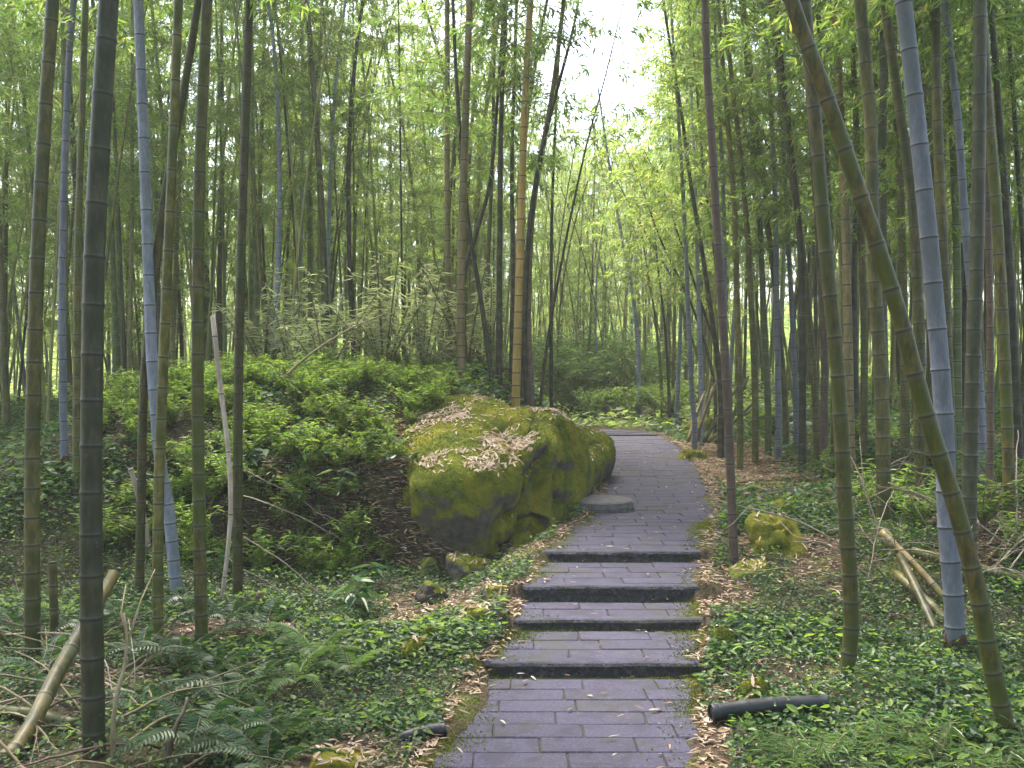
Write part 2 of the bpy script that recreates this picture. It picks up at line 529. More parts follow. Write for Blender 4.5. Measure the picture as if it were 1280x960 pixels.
M['pipe'], nt, bs = new_mat('black_plastic')
nn = noise(nt, 12, 5, .65, geo_pos(nt))
nt.links.new(ramp(nt, nn, [(.35, (.008, .009, .011)), (.62, (.018, .020, .023)), (.75, (.055, .05, .035))]), bs.inputs['Base Color'])
nt.links.new(maprange(nt, nn, .3, .7, .35, .6), bs.inputs['Roughness'])

# ------------------------------------------------------------------ ground sheet
def axis(lo, hi, a, b, fine, growth=1.12):
    mid = list(np.arange(a, b + 1e-6, fine))
    s, x = fine, b
    while x < hi:
        s *= growth; x += s; mid.append(x)
    s, x = fine, a
    while x > lo:
        s *= growth; x -= s; mid.insert(0, x)
    return np.array(mid)

gx = axis(-95, 95, -2.2, 3.6, .035)
gy = axis(-30, 105, 3.3, 10.4, .035, 1.07)
GX, GY = np.meshgrid(gx, gy)
GZ = ground(GX, GY)
nx_, ny_ = len(gx), len(gy)
ii, jj = np.meshgrid(np.arange(ny_ - 1), np.arange(nx_ - 1), indexing='ij')
a_ = ii * nx_ + jj
me = mesh_np('ground', np.stack([GX, GY, GZ], -1).reshape(-1, 3), np.stack([a_, a_ + 1, a_ + nx_ + 1, a_ + nx_], -1).ravel(),
             np.full((ny_ - 1) * (nx_ - 1), 4), M['soil'], smooth=True)
tag(link(bpy.data.objects.new('ground', me)), 'brown forest soil under the bamboo with a raised earth mound', None, None, 'structure')

# ------------------------------------------------------------------ path: bed, pavers, step stones
mb = MB()
ys = np.unique(np.concatenate([np.arange(-8, 18.3, .25), [s[0] + .0499 for s in STEPS], [s[0] + .0501 for s in STEPS]]))
row = []
for y in ys:
    xc = float(path_xc(y)); z = float(path_z(y - .05)) - .008
    row.append([[xc - HW - .03, y, z], [xc + HW + .03, y, z], [xc - HW - .03, y, z - .12], [xc + HW + .03, y, z - .12]])
row = np.array(row)
m_ = len(ys)
F = []
for i in range(m_ - 1):
    a, b = i * 4, i * 4 + 4
    F += [a, a + 1, b + 1, b, a + 2, a, b, b + 2, a + 1, a + 3, b + 3, b + 1]
mb.add(row.reshape(-1, 3), F, np.full((m_ - 1) * 3, 4))
path = mb.obj('path', M['bed'])
tag(path, 'slate-paved garden path with four low steps climbing between bamboo', None, None, 'structure')

def chamfer_box(lx, ly, lz, c):
    """box with a chamfered top, centred in x and y, top at z = 0"""
    V, F, C = [], [], []
    for (ix, iy, z) in ((lx / 2, ly / 2, -lz), (lx / 2, ly / 2, -c), (lx / 2 - c, ly / 2 - c, 0)):
        V += [(-ix, -iy, z), (ix, -iy, z), (ix, iy, z), (-ix, iy, z)]
    for k in range(2):
        for j in range(4):
            a, b = k * 4 + j, k * 4 + (j + 1) % 4
            F += [a, b, b + 4, a + 4]; C.append(4)
    F += [8, 9, 10, 11]; C.append(4)
    return V, F, C

PL, PW = .44, .19
def worn_paver(seed):
    """paver with a slightly chipped outline, top at z = 0"""
    r = np.random.default_rng(seed)
    hx, hy, c = PL / 2 - .0025, PW / 2 - .0025, .005
    out = [(-hx, -hy), (-hx * .35, -hy), (hx * .3, -hy), (hx, -hy), (hx, 0), (hx, hy), (hx * .25, hy), (-hx * .4, hy), (-hx, hy), (-hx, 0)]
    out = [(x * (1 - abs(r.normal(0, .006))) , y * (1 - abs(r.normal(0, .014)))) for (x, y) in out]
    k = int(r.choice([0, 3, 5, 8]))
    if r.random() < .6: out[k] = (out[k][0] * (1 - r.uniform(.02, .07)), out[k][1] * (1 - r.uniform(.02, .10)))
    n = len(out)
    V = [(x, y, -.05) for x, y in out] + [(x, y, -c) for x, y in out] + [(x - c * np.sign(x), y - c * np.sign(y), r.normal(0, .0003)) for x, y in out]
    F, C = [], []
    for q in range(2):
        for t in range(n):
            a, b = q * n + t, q * n + (t + 1) % n
            F += [a, b, b + n, a + n]; C.append(4)
    F += [2 * n + t for t in range(n)]; C.append(n)
    m = MB(); m.add(V, F, C)
    return m.mesh('paver', M['paver'])
PAVERS = [worn_paver(900 + q) for q in range(10)]
mfar = MB()
far_sets = []
rows = []
segs = [(3.0, 5.70), (5.83, 6.44), (6.55, 6.96), (7.07, 7.81), (7.92, 10.1)]
for (y0, y1) in segs:
    n = max(1, round((y1 - y0) / PW)); h = (y1 - y0) / n
    rows += [(y0 + (k + .5) * h, h) for k in range(n)]
y = 10.1
while y < 18.2:
    rows.append((y + PW / 2, PW)); y += PW
for ri, (yc, h) in enumerate(rows):
    xc = float(path_xc(yc))
    x0, x1 = xc - HW + RNG.uniform(-.05, .05), xc + HW + RNG.uniform(-.05, .05)
    off = (ri % 2) * PL / 2 + RNG.uniform(-.05, .05)
    x = x0 - (off % PL)
    slope = math.atan2(float(path_z(yc + .05) - path_z(yc - .05)), .1)
    if abs(slope) > .3: slope = .02
    while x < x1:
        ln = PL + RNG.uniform(-.03, .03)
        a, b = max(x, x0), min(x + ln, x1)
        x += ln
        if b - a < .06: continue
        z = float(path_z(yc)) + RNG.uniform(-.003, .003)
        if yc < 10.1:
            o = bpy.data.objects.new('paver', random.choice(PAVERS))
            o.location = ((a + b) / 2, yc, z)
            o.scale = ((b - a) / PL, h / PW, 1)
            o.rotation_euler = (slope + RNG.uniform(-.003, .003), RNG.uniform(-.003, .003), RNG.uniform(-.008, .008))
            link(o, path)
        else:
            V, Fx, C = chamfer_box(b - a - .005, h - .005, .05, .002)
            V = np.array(V); V[:, 2] += V[:, 1] * math.tan(slope)
            mfar.add(V + np.array([(a + b) / 2, yc, z]), Fx, C)
# the bend, beyond which the rock hides the path
for k in range(26):
    t0, t1 = k * .062, (k + 1) * .062
    for q in range(3):
        r0 = BEND_R - HW + q * .415 + .005; r1 = r0 + .405
        pts = [(r0, t0 + .003), (r1, t0 + .003), (r1, t1), (r0, t1)]
        z = float(path_z(BEND_Y + 1.2)) - .03 + .03 * min(1, k / 6) + RNG.uniform(-.003, .003) - .02 * (k == 0)
        V = [(BEND_C[0] + r * math.cos(t), BEND_C[1] + r * math.sin(t), z + zz) for zz in (-.06, 0) for (r, t) in pts]
        mfar.add(V, [4, 5, 6, 7, 0, 1, 5, 4, 1, 2, 6, 5, 2, 3, 7, 6, 3, 0, 4, 7], [4] * 5)
fo = mfar.obj('paving', M['paver'], path)
fo['kind'] = 'stuff'

for (y, f, t) in STEPS:
    xc = float(path_xc(y))
    n = 48
    xs = np.linspace(xc - HW - .03, xc + HW + .02, n)
    jit = .022 * fbm(xs * 2.6, y * 9, 0, 4)
    fy = y + jit
    prof = [(0, f - .06, 0), (.004, f + .3 * (t - f), 0), (-.006, t - .022, 0), (.004, t - .006, 0), (.018, t + .002, 0), (.085, t + .003, 0), (.09, t - .08, 0)]
    V = np.array([[[xs[i], fy[i] + p[0] + .006 * noise3(xs[i] * 9, p[1] * 30, y), p[1] + .004 * noise3(xs[i] * 5, y * 3, p[0] * 20)] for p in prof] for i in range(n)])
    k = len(prof)
    F, C = [], []
    for i in range(n - 1):
        for j in range(k - 1):
            a = i * k + j
            F += [a, a + k, a + k + 1, a + 1]; C.append(4)
    F += list(range(k)) + [(n - 1) * k + j for j in range(k)][::-1]; C += [k, k]
    s = MB(); s.add(V.reshape(-1, 3), F, C)
    s.MI = [np.array([1 if j >= 3 else 0 for i in range(n - 1) for j in range(k - 1)] + [0, 0])]
    s.obj('step_stone', [M['riser'], M['paver']], path, smooth=False)

# ------------------------------------------------------------------ rocks
def ico(sub):
    import bmesh
    bm = bmesh.new()
    bmesh.ops.create_icosphere(bm, subdivisions=sub, radius=1.0)
    V = np.array([v.co[:] for v in bm.verts]); F = np.array([[v.index for v in f.verts] for f in bm.faces])
    bm.free()
    return V, F
ICO = {s: ico(s) for s in (3, 4, 5, 6)}

def rock_verts(planes, sub, soft=9.0, amp=.05, freq=2.2, seed=0.0, stretch=(1, 1, 1), flute=0.0):
    """rounded polytope: smooth minimum over planes (normal, distance)"""
    D, F = ICO[sub]
    Ns = norm(np.array([p[0] for p in planes], float)); hs = np.array([p[1] for p in planes])
    q = np.maximum(D @ Ns.T, 1e-4) / hs[None]
    r = 1.0 / (np.sum(q ** soft, 1) ** (1.0 / soft))
    V = D * r[:, None]
    n = fbm(V[:, 0] * freq * stretch[0] + seed, V[:, 1] * freq * stretch[1] - seed, V[:, 2] * freq * stretch[2] + 2 * seed, 5)
    n2 = fbm(V[:, 0] * freq * 5 + seed, V[:, 1] * freq * 5, V[:, 2] * freq * 5, 3)
    d = amp * n + amp * .16 * n2 - amp * .55 * sm(.75, 1.0, 1 - np.abs(noise3(V[:, 0] * freq * 1.6 - seed, V[:, 1] * freq * 1.6, V[:, 2] * freq * 1.6 + seed)) * 2.2)
    if flute:
        g = noise3(V[:, 0] * 3.4 + seed, V[:, 1] * 3.4, V[:, 2] * .7)
        d = d - flute * sm(.1, .75, np.abs(g) * -1 + .55) * sm(.0, .5, D[:, 0])
    V = V + D * d[:, None]
    return V, F

ROCKS = []   # (verts in world, faces, centre) for scattering litter

def rock(name, label, cat, loc, planes, mat, sub=4, rz=0.0, group=None, litter=0, tufts=0, **kw):
    V, F = rock_verts(planes, sub, **kw)
    c, s = math.cos(rz), math.sin(rz)
    R = np.array([[c, -s, 0], [s, c, 0], [0, 0, 1]])
    me = mesh_np(name, V, F.ravel(), np.full(len(F), 3), mat, smooth=True)
    o = link(bpy.data.objects.new(name, me))
    o.location = loc; o.rotation_euler = (0, 0, rz)
    tag(o, label, cat, group)
    W = V @ R.T + np.array(loc)
    if tufts:
        ts = 1.0 if tufts > 5000 else .5
        A_, B_, C_ = V[F[:, 0]], V[F[:, 1]], V[F[:, 2]]
        cr = np.cross(B_ - A_, C_ - A_); ar = np.linalg.norm(cr, axis=1)
        nn = cr / np.maximum(ar[:, None], 1e-9); ce = (A_ + B_ + C_) / 3
        wg = ar * sm(-.1, .55, nn[:, 2] + .8 * fbm(ce[:, 0] * 2.6, ce[:, 1] * 2.6, ce[:, 2] * 2.6, 3))
        r = np.random.default_rng(int(abs(loc[0]) * 100))
        i = r.choice(len(F), tufts, p=wg / wg.sum())
        u = r.random((tufts, 2)); fl = u.sum(1) > 1; u[fl] = 1 - u[fl]
        Pn = A_[i] + u[:, :1] * (B_[i] - A_[i]) + u[:, 1:] * (C_[i] - A_[i]) - nn[i] * .003
        mt = MB()
        leaves(mt, Pn, nn[i] + r.normal(0, .6, (tufts, 3)), r.normal(0, 1, (tufts, 3)), ts * r.uniform(.008, .026, tufts), ts * r.uniform(.006, .013, tufts), .1, 4, rnd=np.clip(.45 + .6 * fbm(Pn[:, 0] * 3, Pn[:, 1] * 3, Pn[:, 2] * 3, 3) + r.normal(0, .15, tufts), 0, 1))
        t_ = mt.obj('moss', M['moss_tuft'], o); t_['kind'] = 'stuff'
    if litter: ROCKS.append((W, F, litter))
    return o

rock('boulder', 'huge moss-covered boulder strewn with dry leaves, beside the steps', 'boulder', (-.38, 9.65, .82), [
    ((-.12, -.38, .92), .52), ((.12, .22, 1), .97), ((-.25, -.88, -.46), .96), ((-.2, -.9, .12), 1.06), ((.80, -.58, -.16), .86), ((.97, -.2, .06), 1.02),
    ((-.80, -.30, .52), .80), ((-.95, -.2, .1), 1.0), ((0, 1, 0), 1.5), ((0, 0, -1), .95), ((.55, -.35, .75), 1.0), ((.3, -.93, .1), 1.02)], M['boulder'], 6,
    soft=8, amp=.17, freq=1.35, seed=3.1, flute=.20, litter=3600, tufts=46000)
rock('boulder', 'smaller mossy boulder with an overhanging nose, behind the huge boulder', 'boulder', (.46, 11.7, .74), [
    ((.5, -.3, .8), .55), ((0, .1, 1), .58), ((.97, -.2, .1), .76), ((.87, -.25, -.45), .63), ((-.3, -.95, -.1), .75),
    ((-1, 0, 0), .9), ((0, 1, 0), .9), ((0, 0, -1), .6)], M['boulder'], 5, soft=9, amp=.13, freq=1.7, seed=7.7, litter=220, tufts=16000)

def simple_rock(label, x, y, wpx, hpx, mat, seed, depth=1.0, rz=0.0, name='rock', litter=0, cat='rock', flat=False, sub=4, group=None, sink=.35):
    """a rock whose foot in the photograph is at pixel (x, y), wpx wide and hpx tall"""
    b = hit(x, y)
    s = b.y / F_PX
    wx, hz = wpx * s / 2 * .84, hpx * s * .9
    r = np.random.default_rng(seed)
    pl = [((1, r.uniform(-.4, .2), r.uniform(0, .5)), wx), ((-1, r.uniform(-.4, .2), r.uniform(0, .5)), wx),
          ((r.uniform(-.3, .3), -1, r.uniform(.1, .7)), wx * depth * .8), ((0, 1, .2), wx * depth), ((0, 0, -1), hz * .6 + .04),
          ((r.uniform(-.2, .2), r.uniform(-.3, .1), 1), hz * (1 - sink)), ((r.choice([-1, 1]) * .8, -.5, .6), wx * .85), ((r.uniform(-.6, .6), .5, .6), wx * .9)]
    if flat: pl[5] = ((r.uniform(-.05, .05), -.08, 1), hz * (1 - sink))
    return rock(name, label, cat, (b.x, b.y + wx * depth * .6, b.z + hz * sink), pl, mat, sub, rz, group, litter, tufts=(3000 if mat is M['mossrock'] else 300), soft=10, amp=min(wx, hz) * .42, freq=1.1 / max(wx, .05), seed=seed * 1.7)

simple_rock('mossy green rock on the bank beside the thin dark bamboo', 974, 690, 74, 46, M['mossrock'], 21, .8, litter=25)
simple_rock('small upright mossy stone at the edge of the lower steps', 905, 812, 28, 34, M['mossrock'], 5, .8, litter=4)
simple_rock('small round mossy stone just above the black pipe', 945, 880, 38, 30, M['mossrock'], 8, .8, litter=5)
simple_rock('low flat stone covered in litter at the foot of the thin dark bamboo', 942, 728, 62, 20, M['barerock'], 31, .8, litter=30)
simple_rock('angular dark rock in the ground cover below the huge boulder', 540, 756, 42, 26, M['darkrock'], 12, .7)
simple_rock('flat stone carpeted with dry leaves beside the middle steps', 598, 784, 50, 24, M['barerock'], 14, .9, litter=90, flat=True)
simple_rock('bright mossy hummock stone in the creeping ground cover', 545, 808, 36, 26, M['mossrock'], 15, .9)
simple_rock('mossy stone with dry leaves on its side below the hummock', 515, 830, 40, 30, M['mossrock'], 17, .9, litter=25)
simple_rock('long low stone with moss and litter under the huge boulder', 590, 724, 66, 26, M['barerock'], 19, .7, litter=40)
simple_rock('small round mossy stone at the foot of the huge boulder', 655, 684, 26, 24, M['mossrock'], 23, .8)
simple_rock('flat grey stone half sunk beside the path edge', 622, 748, 40, 16, M['barerock'], 27, .8, litter=18, flat=True)
simple_rock('squat brown stone against the end of the lowest step', 588, 838, 30, 16, M['barerock'], 29, .8, litter=10)
simple_rock('leaning pale stone among creepers near the boulder nose', 537, 718, 26, 26, M['barerock'], 41, .7)
simple_rock('broad mossy root stone low on the bank by the path mouth', 430, 965, 100, 16, M['barerock'], 33, .6, litter=50, sink=.8)
simple_rock('mossy rock at the far bend of the path', 880, 544, 44, 24, M['mossrock'], 35, .8)
simple_rock('flat mossy stone on the leaf-strewn far bank', 868, 574, 34, 12, M['mossrock'], 37, .9, flat=True, litter=10)
simple_rock('small flat stone beside the path near the upper landing', 922, 650, 44, 10, M['barerock'], 39, .7, flat=True, litter=10)
simple_rock('low mossy stone in litter behind the green rock', 1000, 640, 50, 12, M['mossrock'], 43, .8, litter=12)

# stone slab by the landing (half a disc)
b = P(752, 640, 10.25)
n = 28
th = np.linspace(0, 2 * np.pi, n, endpoint=False)
rx = .36 * (1 + .06 * noise3(np.cos(th) * 2, np.sin(th) * 2, 4)); ry = .36 * (1 + .08 * noise3(np.cos(th) * 2, np.sin(th) * 2, 8))
rings = [(1.0, -.09), (1.03, -.02), (1.0, 0.035), (.94, .05), (.5, .055)]
V = [(k * rx[i] * math.cos(th[i]), k * ry[i] * math.sin(th[i]), z + .006 * float(noise3(math.cos(th[i]) * 3 * k, math.sin(th[i]) * 3 * k, 2))) for (k, z) in rings for i in range(n)]
F, C = [], []
for k in range(len(rings) - 1):
    for i in range(n):
        a, b2 = k * n + i, k * n + (i + 1) % n
        F += [a, b2, b2 + n, a + n]; C.append(4)
F += [(len(rings) - 1) * n + i for i in range(n)]; C.append(n)
sl = MB(); sl.add(V, F, C)
o = sl.obj('stone_slab', M['slab'], smooth=False)
o.location = (.93, 10.25, float(path_z(10.25)) + .045)
tag(o, 'rounded flat stone slab tucked between boulder and landing', 'slab')

# ------------------------------------------------------------------ bamboo
def culm(points, r0, r1, sides, first=.16, grow=1.045, maxi=.34, res=3, ridge=1.08):
    """culm along a 3D polyline: returns builder, node list [(point, tangent, radius)]"""
    q = spline(points, 160)
    s = np.concatenate([[0], np.cumsum(np.linalg.norm(np.diff(q, axis=0), axis=1))])
    tot = s[-1]
    nodes, g, at = [], first, first * RNG.uniform(.4, 1)
    while at < tot:
        nodes.append(at); g = min(g * grow, maxi); at += g * RNG.uniform(.94, 1.06)
    ring, rad, nv = [0.0], [1.06], [0.0]
    prev = 0.0
    for nn_ in nodes:
        for k in range(1, res):
            ring.append(prev + .02 + (nn_ - prev - .04) * k / res); rad.append(1.0); nv.append(0.0)
        ring += [nn_ - .022, nn_ - .007, nn_, nn_ + .007, nn_ + .020]
        rad += [1.0, ridge - .025, ridge, ridge - .025, .995]; nv += [.35, .8, 1.0, .5, 0.0]
        prev = nn_
    ring.append(tot); rad.append(.9); nv.append(0)
    ring = np.array(ring); o_ = np.argsort(ring, kind='stable')
    ring, rad, nv = ring[o_], np.array(rad)[o_], np.array(nv)[o_]
    keep = np.concatenate([[True], np.diff(ring) > 1e-4])
    ring, rad, nv = ring[keep], rad[keep], nv[keep]
    pts = np.stack([np.interp(ring, s, q[:, k]) for k in range(3)], 1)
    rr = (r0 + (r1 - r0) * (ring / tot)) * rad
    mb = MB()
    tube(mb, pts, rr, sides, node=nv)
    T = norm(np.gradient(q, axis=0))
    nl = [(np.array([np.interp(a, s, q[:, k]) for k in range(3)]), np.array([np.interp(a, s, T[:, k]) for k in range(3)]), r0 + (r1 - r0) * a / tot) for a in nodes]
    return mb, nl, q

def ring_mesh(mat, name):
    """thin raised band round a culm, unit radius"""
    s = 20
    th = np.linspace(0, 2 * np.pi, s, endpoint=False)
    prof = [(1.0, -.16), (1.05, -.12), (1.075, -.07), (1.03, -.01), (1.06, .05), (1.09, .10), (1.05, .16), (1.0, .22)]
    V = np.array([[r * math.cos(t), r * math.sin(t), z] for (r, z) in prof for t in th])
    F = []
    for k in range(len(prof) - 1):
        for i in range(s):
            a, b = k * s + i, k * s + (i + 1) % s
            F += [a, b, b + s, a + s]
    m = MB(); m.add(V, F, np.full((len(prof) - 1) * s, 4))
    return m.mesh(name, mat, True)
RING_DARK, RING_PALE = ring_mesh(M['nodering'], 'node_ring'), ring_mesh(M['nodering_pale'], 'node_ring_pale')

def crown_mesh(seed, z0, z1, axis_pts, nbr, per, reach=1.2, llen=.12, lw=.02, mat='bamboo_leaf', branch_r=.006):
    """branches and leaf sprays along the upper culm (axis_pts: culm spine)"""
    global RNG
    keep = RNG; RNG = np.random.default_rng(seed)
    mb = MB()
    A = np.asarray(axis_pts)
    for k in range(nbr):
        t = (k + RNG.random()) / nbr
        z = z0 + (z1 - z0) * t
        p = np.array([np.interp(z, A[:, 2], A[:, 0]), np.interp(z, A[:, 2], A[:, 1]), z])
        az = RNG.uniform(0, 2 * np.pi)
        ln = reach * (1.0 - .55 * t) * (0.55 + .45 * min(1, t * 6)) * RNG.uniform(.6, 1.15)
        out = np.array([math.cos(az), math.sin(az), 0])
        up = RNG.uniform(.35, .9)
        m = 6
        u = np.linspace(0, 1, m)[:, None]
        bp = p + out * ln * u + np.array([0, 0, 1]) * ln * (up * u - .55 * u ** 2)
        tube(mb, bp, np.linspace(branch_r, .0015, m), 3, .5, False, 1)
        ns = max(2, int(per / 9))
        for s_ in range(ns):       # sprays
            uu = RNG.uniform(.25, 1.0)
            c = np.array([np.interp(uu, u[:, 0], bp[:, j]) for j in range(3)])
            sd_ = norm(out + RNG.normal(0, .7, 3)); sd_[2] = sd_[2] * .5 - .1
            sl_ = RNG.uniform(.12, .35)
            nl = 9
            v = RNG.uniform(.1, 1, nl)[:, None]
            Pn = c + sd_ * sl_ * v + RNG.normal(0, .02, (nl, 3))
            D = sd_ + RNG.normal(0, .65, (nl, 3)); D[:, 2] -= .45
            N_ = RNG.normal(0, .45, (nl, 3)); N_[:, 2] += 1
            leaves(mb, Pn, D, N_, llen * RNG.uniform(.7, 1.25, nl), lw * RNG.uniform(.75, 1.2, nl), .1, 4)
    me = mb.mesh('crown', [M[mat], M['twig']])
    RNG = keep
    return me

# crowns shared by the near culms (spine straight)
CROWN_UP = [crown_mesh(100 + k, 0.0, 5.2, [(0, 0, 0), (.15, 0, 3), (.5, 0, 5.4)], 44, 63, 1.25, .13, .026) for k in range(3)]

LOOK = {'olive': 'slender olive', 'moss': 'mossy', 'dark': 'blackish', 'green': 'fresh green', 'blue': 'pale blue-grey', 'brown': 'purple-brown', 'grey': 'grey-green', 'tan': 'tan-coloured', 'pale': 'pale olive'}

def hero(label, px, wpx, mat, Z=None, group=None, sides=18, height=10.0, nodes=True, crown=True, first=.13, grow=1.05, base_hit=None, lean_y=0.0, taper=.55, maxi=.30, own=None, thick=1.0, foot=0):
    """bamboo through photo pixels px (foot first); Z from where its foot meets the ground unless given"""
    if Z is None:
        Z = hit(*px[0]).y
    pts = [P(x, y, Z) for (x, y) in px]
    b = pts[0]
    g = gz(b.x, b.y)
    base = Vector((b.x, b.y, g - .04))
    if b.z > g + .03: pts.insert(0, Vector((b.x, b.y, g - .04)))
    else: pts[0] = base
    for i, p in enumerate(pts):
        p.y += lean_y * (p.z - g)
    top, pr = pts[-1], pts[-2]
    d = (top - pr).normalized()
    while top.z < height:                       # carry on above the frame
        d = (d + Vector((0, 0, .12))).normalized() if d.z < .99 else d
        top = top + d * 1.2
        pts.append(top)
    r0 = wpx * Z / F_PX / 2
    root = empty('bamboo', base)
    loc = [np.array(p - base) for p in pts]
    mb, nl, q = culm(loc, r0, r0 * taper, sides, first, grow, maxi)
    cu = mb.obj('culm', M[mat], root, True)
    if nodes:
        for (p, t, r) in nl:
            wz = p[2] + base.z
            py = HY - (wz - CAM_H) / Z * F_PX
            if py < -25: continue
            o = bpy.data.objects.new('node', RING_PALE if mat == 'blue' else RING_DARK)
            o.rotation_mode = 'QUATERNION'
            o.rotation_quaternion = Vector(t).to_track_quat('Z', 'Y')
            o.location = p
            k = r * (.985 if mat != 'blue' else .965)
            o.scale = (k, k, max(k, .02) * 1.0)
            link(o, cu)
    if foot:
        fm = MB()
        zf = np.linspace(-.02, foot, 7)
        fp = np.stack([np.interp(zf, q[:, 2], q[:, 0]), np.interp(zf, q[:, 2], q[:, 1]), zf], 1)
        tube(fm, fp, r0 * np.array([1.35, 1.28, 1.2, 1.22, 1.15, 1.14, 1.06]) * RNG.uniform(.97, 1.04, 7), 14, cap=False)
        v_ = fm.V[0]; up_ = np.repeat(np.linspace(0, 1, 7), 14)
        v_[:, 2] += np.tile(RNG.uniform(-.5, .5, 14), 7) * up_ * foot * .8
        fm.obj('torn_sheath', M['sheath'], root, False)
    if own is not None:
        k0 = int(len(q) * own)
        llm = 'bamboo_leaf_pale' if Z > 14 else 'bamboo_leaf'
        cm = crown_mesh(int(px[0][0] * 7 + Z * 31), q[k0][2], q[-1][2], q, int((22 + 4.5 * (q[-1][2] - q[k0][2])) * thick), 54, (1.0 if own > .35 else 1.2) * (.55 + .45 * thick), .13, .025, llm)
        link(bpy.data.objects.new('crown', cm), root)
    elif crown:
        zc = max(height - 5.0, 4.2)
        k = int(np.argmin(np.abs(q[:, 2] + base.z - zc)))
        o = bpy.data.objects.new('crown', random.choice(CROWN_UP))
        o.location = q[k]
        tt = Vector(norm(q[-1] - q[k]))
        o.rotation_mode = 'QUATERNION'
        o.rotation_quaternion = Vector((0, 0, 1)).rotation_difference(tt) @ Quaternion((0, 0, 1), random.uniform(0, 6.28))
        link(o, root)
    return tag(root, label, 'bamboo', group)

# --- left side, feet in the undergrowth
hero('thick grey-green bamboo with dark rings rising from the brushwood by the leaning cut pole', [(118, 945), (115, 800), (114, 640), (115, 480), (118, 320), (126, 160), (136, 0)], 28, 'grey', grow=1.03, first=.17)
hero('olive bamboo with wide dark rings standing beside the thin blue-grey bamboo', [(41, 815), (40, 640), (42, 480), (47, 320), (56, 150), (66, 0)], 19, 'olive', 6.3, first=.16, grow=1.03)
hero('thin smooth blue-grey bamboo left of the thick grey-green one, brown at the foot', [(88, 692), (83, 640), (79, 500), (78, 320), (85, 100), (92, 0)], 10, 'blue', 9.6, foot=.10)
hero('mossy olive bamboo half hidden behind the thick grey-green one', [(97, 705), (96, 640), (96, 480), (97, 320), (102, 160), (107, 0)], 10, 'moss', 9.3)
hero('curved blue-grey bamboo with a reddish foot among ferns', [(222, 748), (211, 640), (200, 575), (190, 450), (185, 320), (179, 160), (173, 0)], 15, 'blue', foot=.08)
hero('olive bamboo crossing in front of the curved blue-grey bamboo', [(197, 800), (198, 640), (203, 480), (210, 320), (217, 160), (223, 0)], 13.5, 'olive')
hero('mossy bamboo leaning away behind the curved blue-grey bamboo', [(174, 745), (176, 640), (180, 480), (190, 380), (204, 260), (232, 100), (248, 0)], 11.5, 'moss')
hero('dark mossy bamboo rising straight out of a clump of ferns', [(252, 800), (249, 640), (247, 480), (248, 300), (252, 150), (259, 0)], 16, 'moss')
hero('straight dark olive bamboo with small side twigs at the edge of the mound', [(297, 748), (297, 640), (298, 480), (302, 300), (307, 150), (312, 0)], 12.5, 'moss')
# --- right side
hero('mossy bamboo leaning strongly over towards the path with raised rings', [(1260, 930), (1253, 890), (1238, 825), (1221, 735), (1192, 625), (1157, 515), (1120, 380), (1079, 255), (1031, 115), (989, 0)], 22, 'moss', first=.15, grow=1.03)
hero('mossy bamboo with a bent foot above the black pipe', [(1046, 855), (1058, 838), (1064, 780), (1061, 700), (1056, 630), (1050, 510), (1044, 430), (1033, 320), (1017, 130), (1005, 0)], 19, 'moss')
hero('thick pale blue-grey bamboo with a dark torn foot beside yellow fallen poles', [(1195, 812), (1192, 750), (1184, 650), (1180, 525), (1167, 360), (1156, 245), (1143, 120), (1129, 0)], 24, 'blue', first=.2, grow=1.04, foot=.12)
hero('thin dark brown bamboo standing alone at the edge of the path', [(918, 706), (915, 640), (911, 540), (905, 425), (897, 300), (890, 180), (884, 90), (881, 0)], 11.5, 'brown', first=.17)
hero('thick grey-olive bamboo behind the leaning mossy one', [(1211, 700), (1212, 600), (1218, 400), (1221, 320), (1224, 145), (1225, 0)], 18.5, 'grey', 7.4)
hero('dark mossy bamboo with pale lichen spots by the brush pile', [(1263, 715), (1262, 640), (1258, 500), (1249, 320), (1243, 230), (1234, 120), (1226, 0)], 14.5, 'moss', 7.9)
hero('thin purple-brown bamboo between two thicker green ones', [(1237, 690), (1238, 480), (1236, 320), (1232, 160), (1226, 0)], 9, 'brown', 8.6)
hero('thick olive-orange bamboo rising from the tangle of dead twigs', [(1105, 655), (1104, 560), (1100, 450), (1092, 330), (1089, 170), (1083, 90), (1075, 0)], 18, 'olive', 8.6)
hero('narrow orange-tinged bamboo behind the bent-foot one', [(1063, 570), (1060, 420), (1056, 260), (1048, 90), (1043, 0)], 12, 'tan', 11.2, sides=12)
hero('slender bamboo with white lichen blotches beside the palm fern', [(1021, 572), (1018, 480), (1007, 357), (988, 200), (975, 90), (962, 0)], 9.5, 'olive', 12.2, sides=12)
hero('straight olive bamboo close behind the thick blue-grey one', [(1150, 640), (1149, 500), (1148, 400), (1140, 250), (1122, 120), (1105, 0)], 14, 'olive', 9.4, sides=14)
hero('blue-grey bamboo slanting behind the thick grey-olive one', [(1230, 640), (1228, 560), (1222, 450), (1209, 310), (1199, 170), (1191, 90), (1180, 0)], 11, 'blue', 9.2, sides=12)
hero('olive bamboo emerging from behind the thick blue-grey one', [(1190, 650), (1186, 500), (1178, 300), (1172, 150), (1169, 0)], 14.5, 'olive', 9.0, sides=12)
hero('yellow-green bamboo in the gap right of the thick blue-grey one', [(1198, 640), (1197, 480), (1196, 320), (1190, 160), (1180, 0)], 10.5, 'green', 11.0, sides=12)
hero('grey-green bamboo curving up behind the leaning mossy one', [(1105, 620), (1104, 480), (1103, 320), (1103, 170), (1105, 90), (1097, 0)], 12, 'grey', 10.6, sides=12)
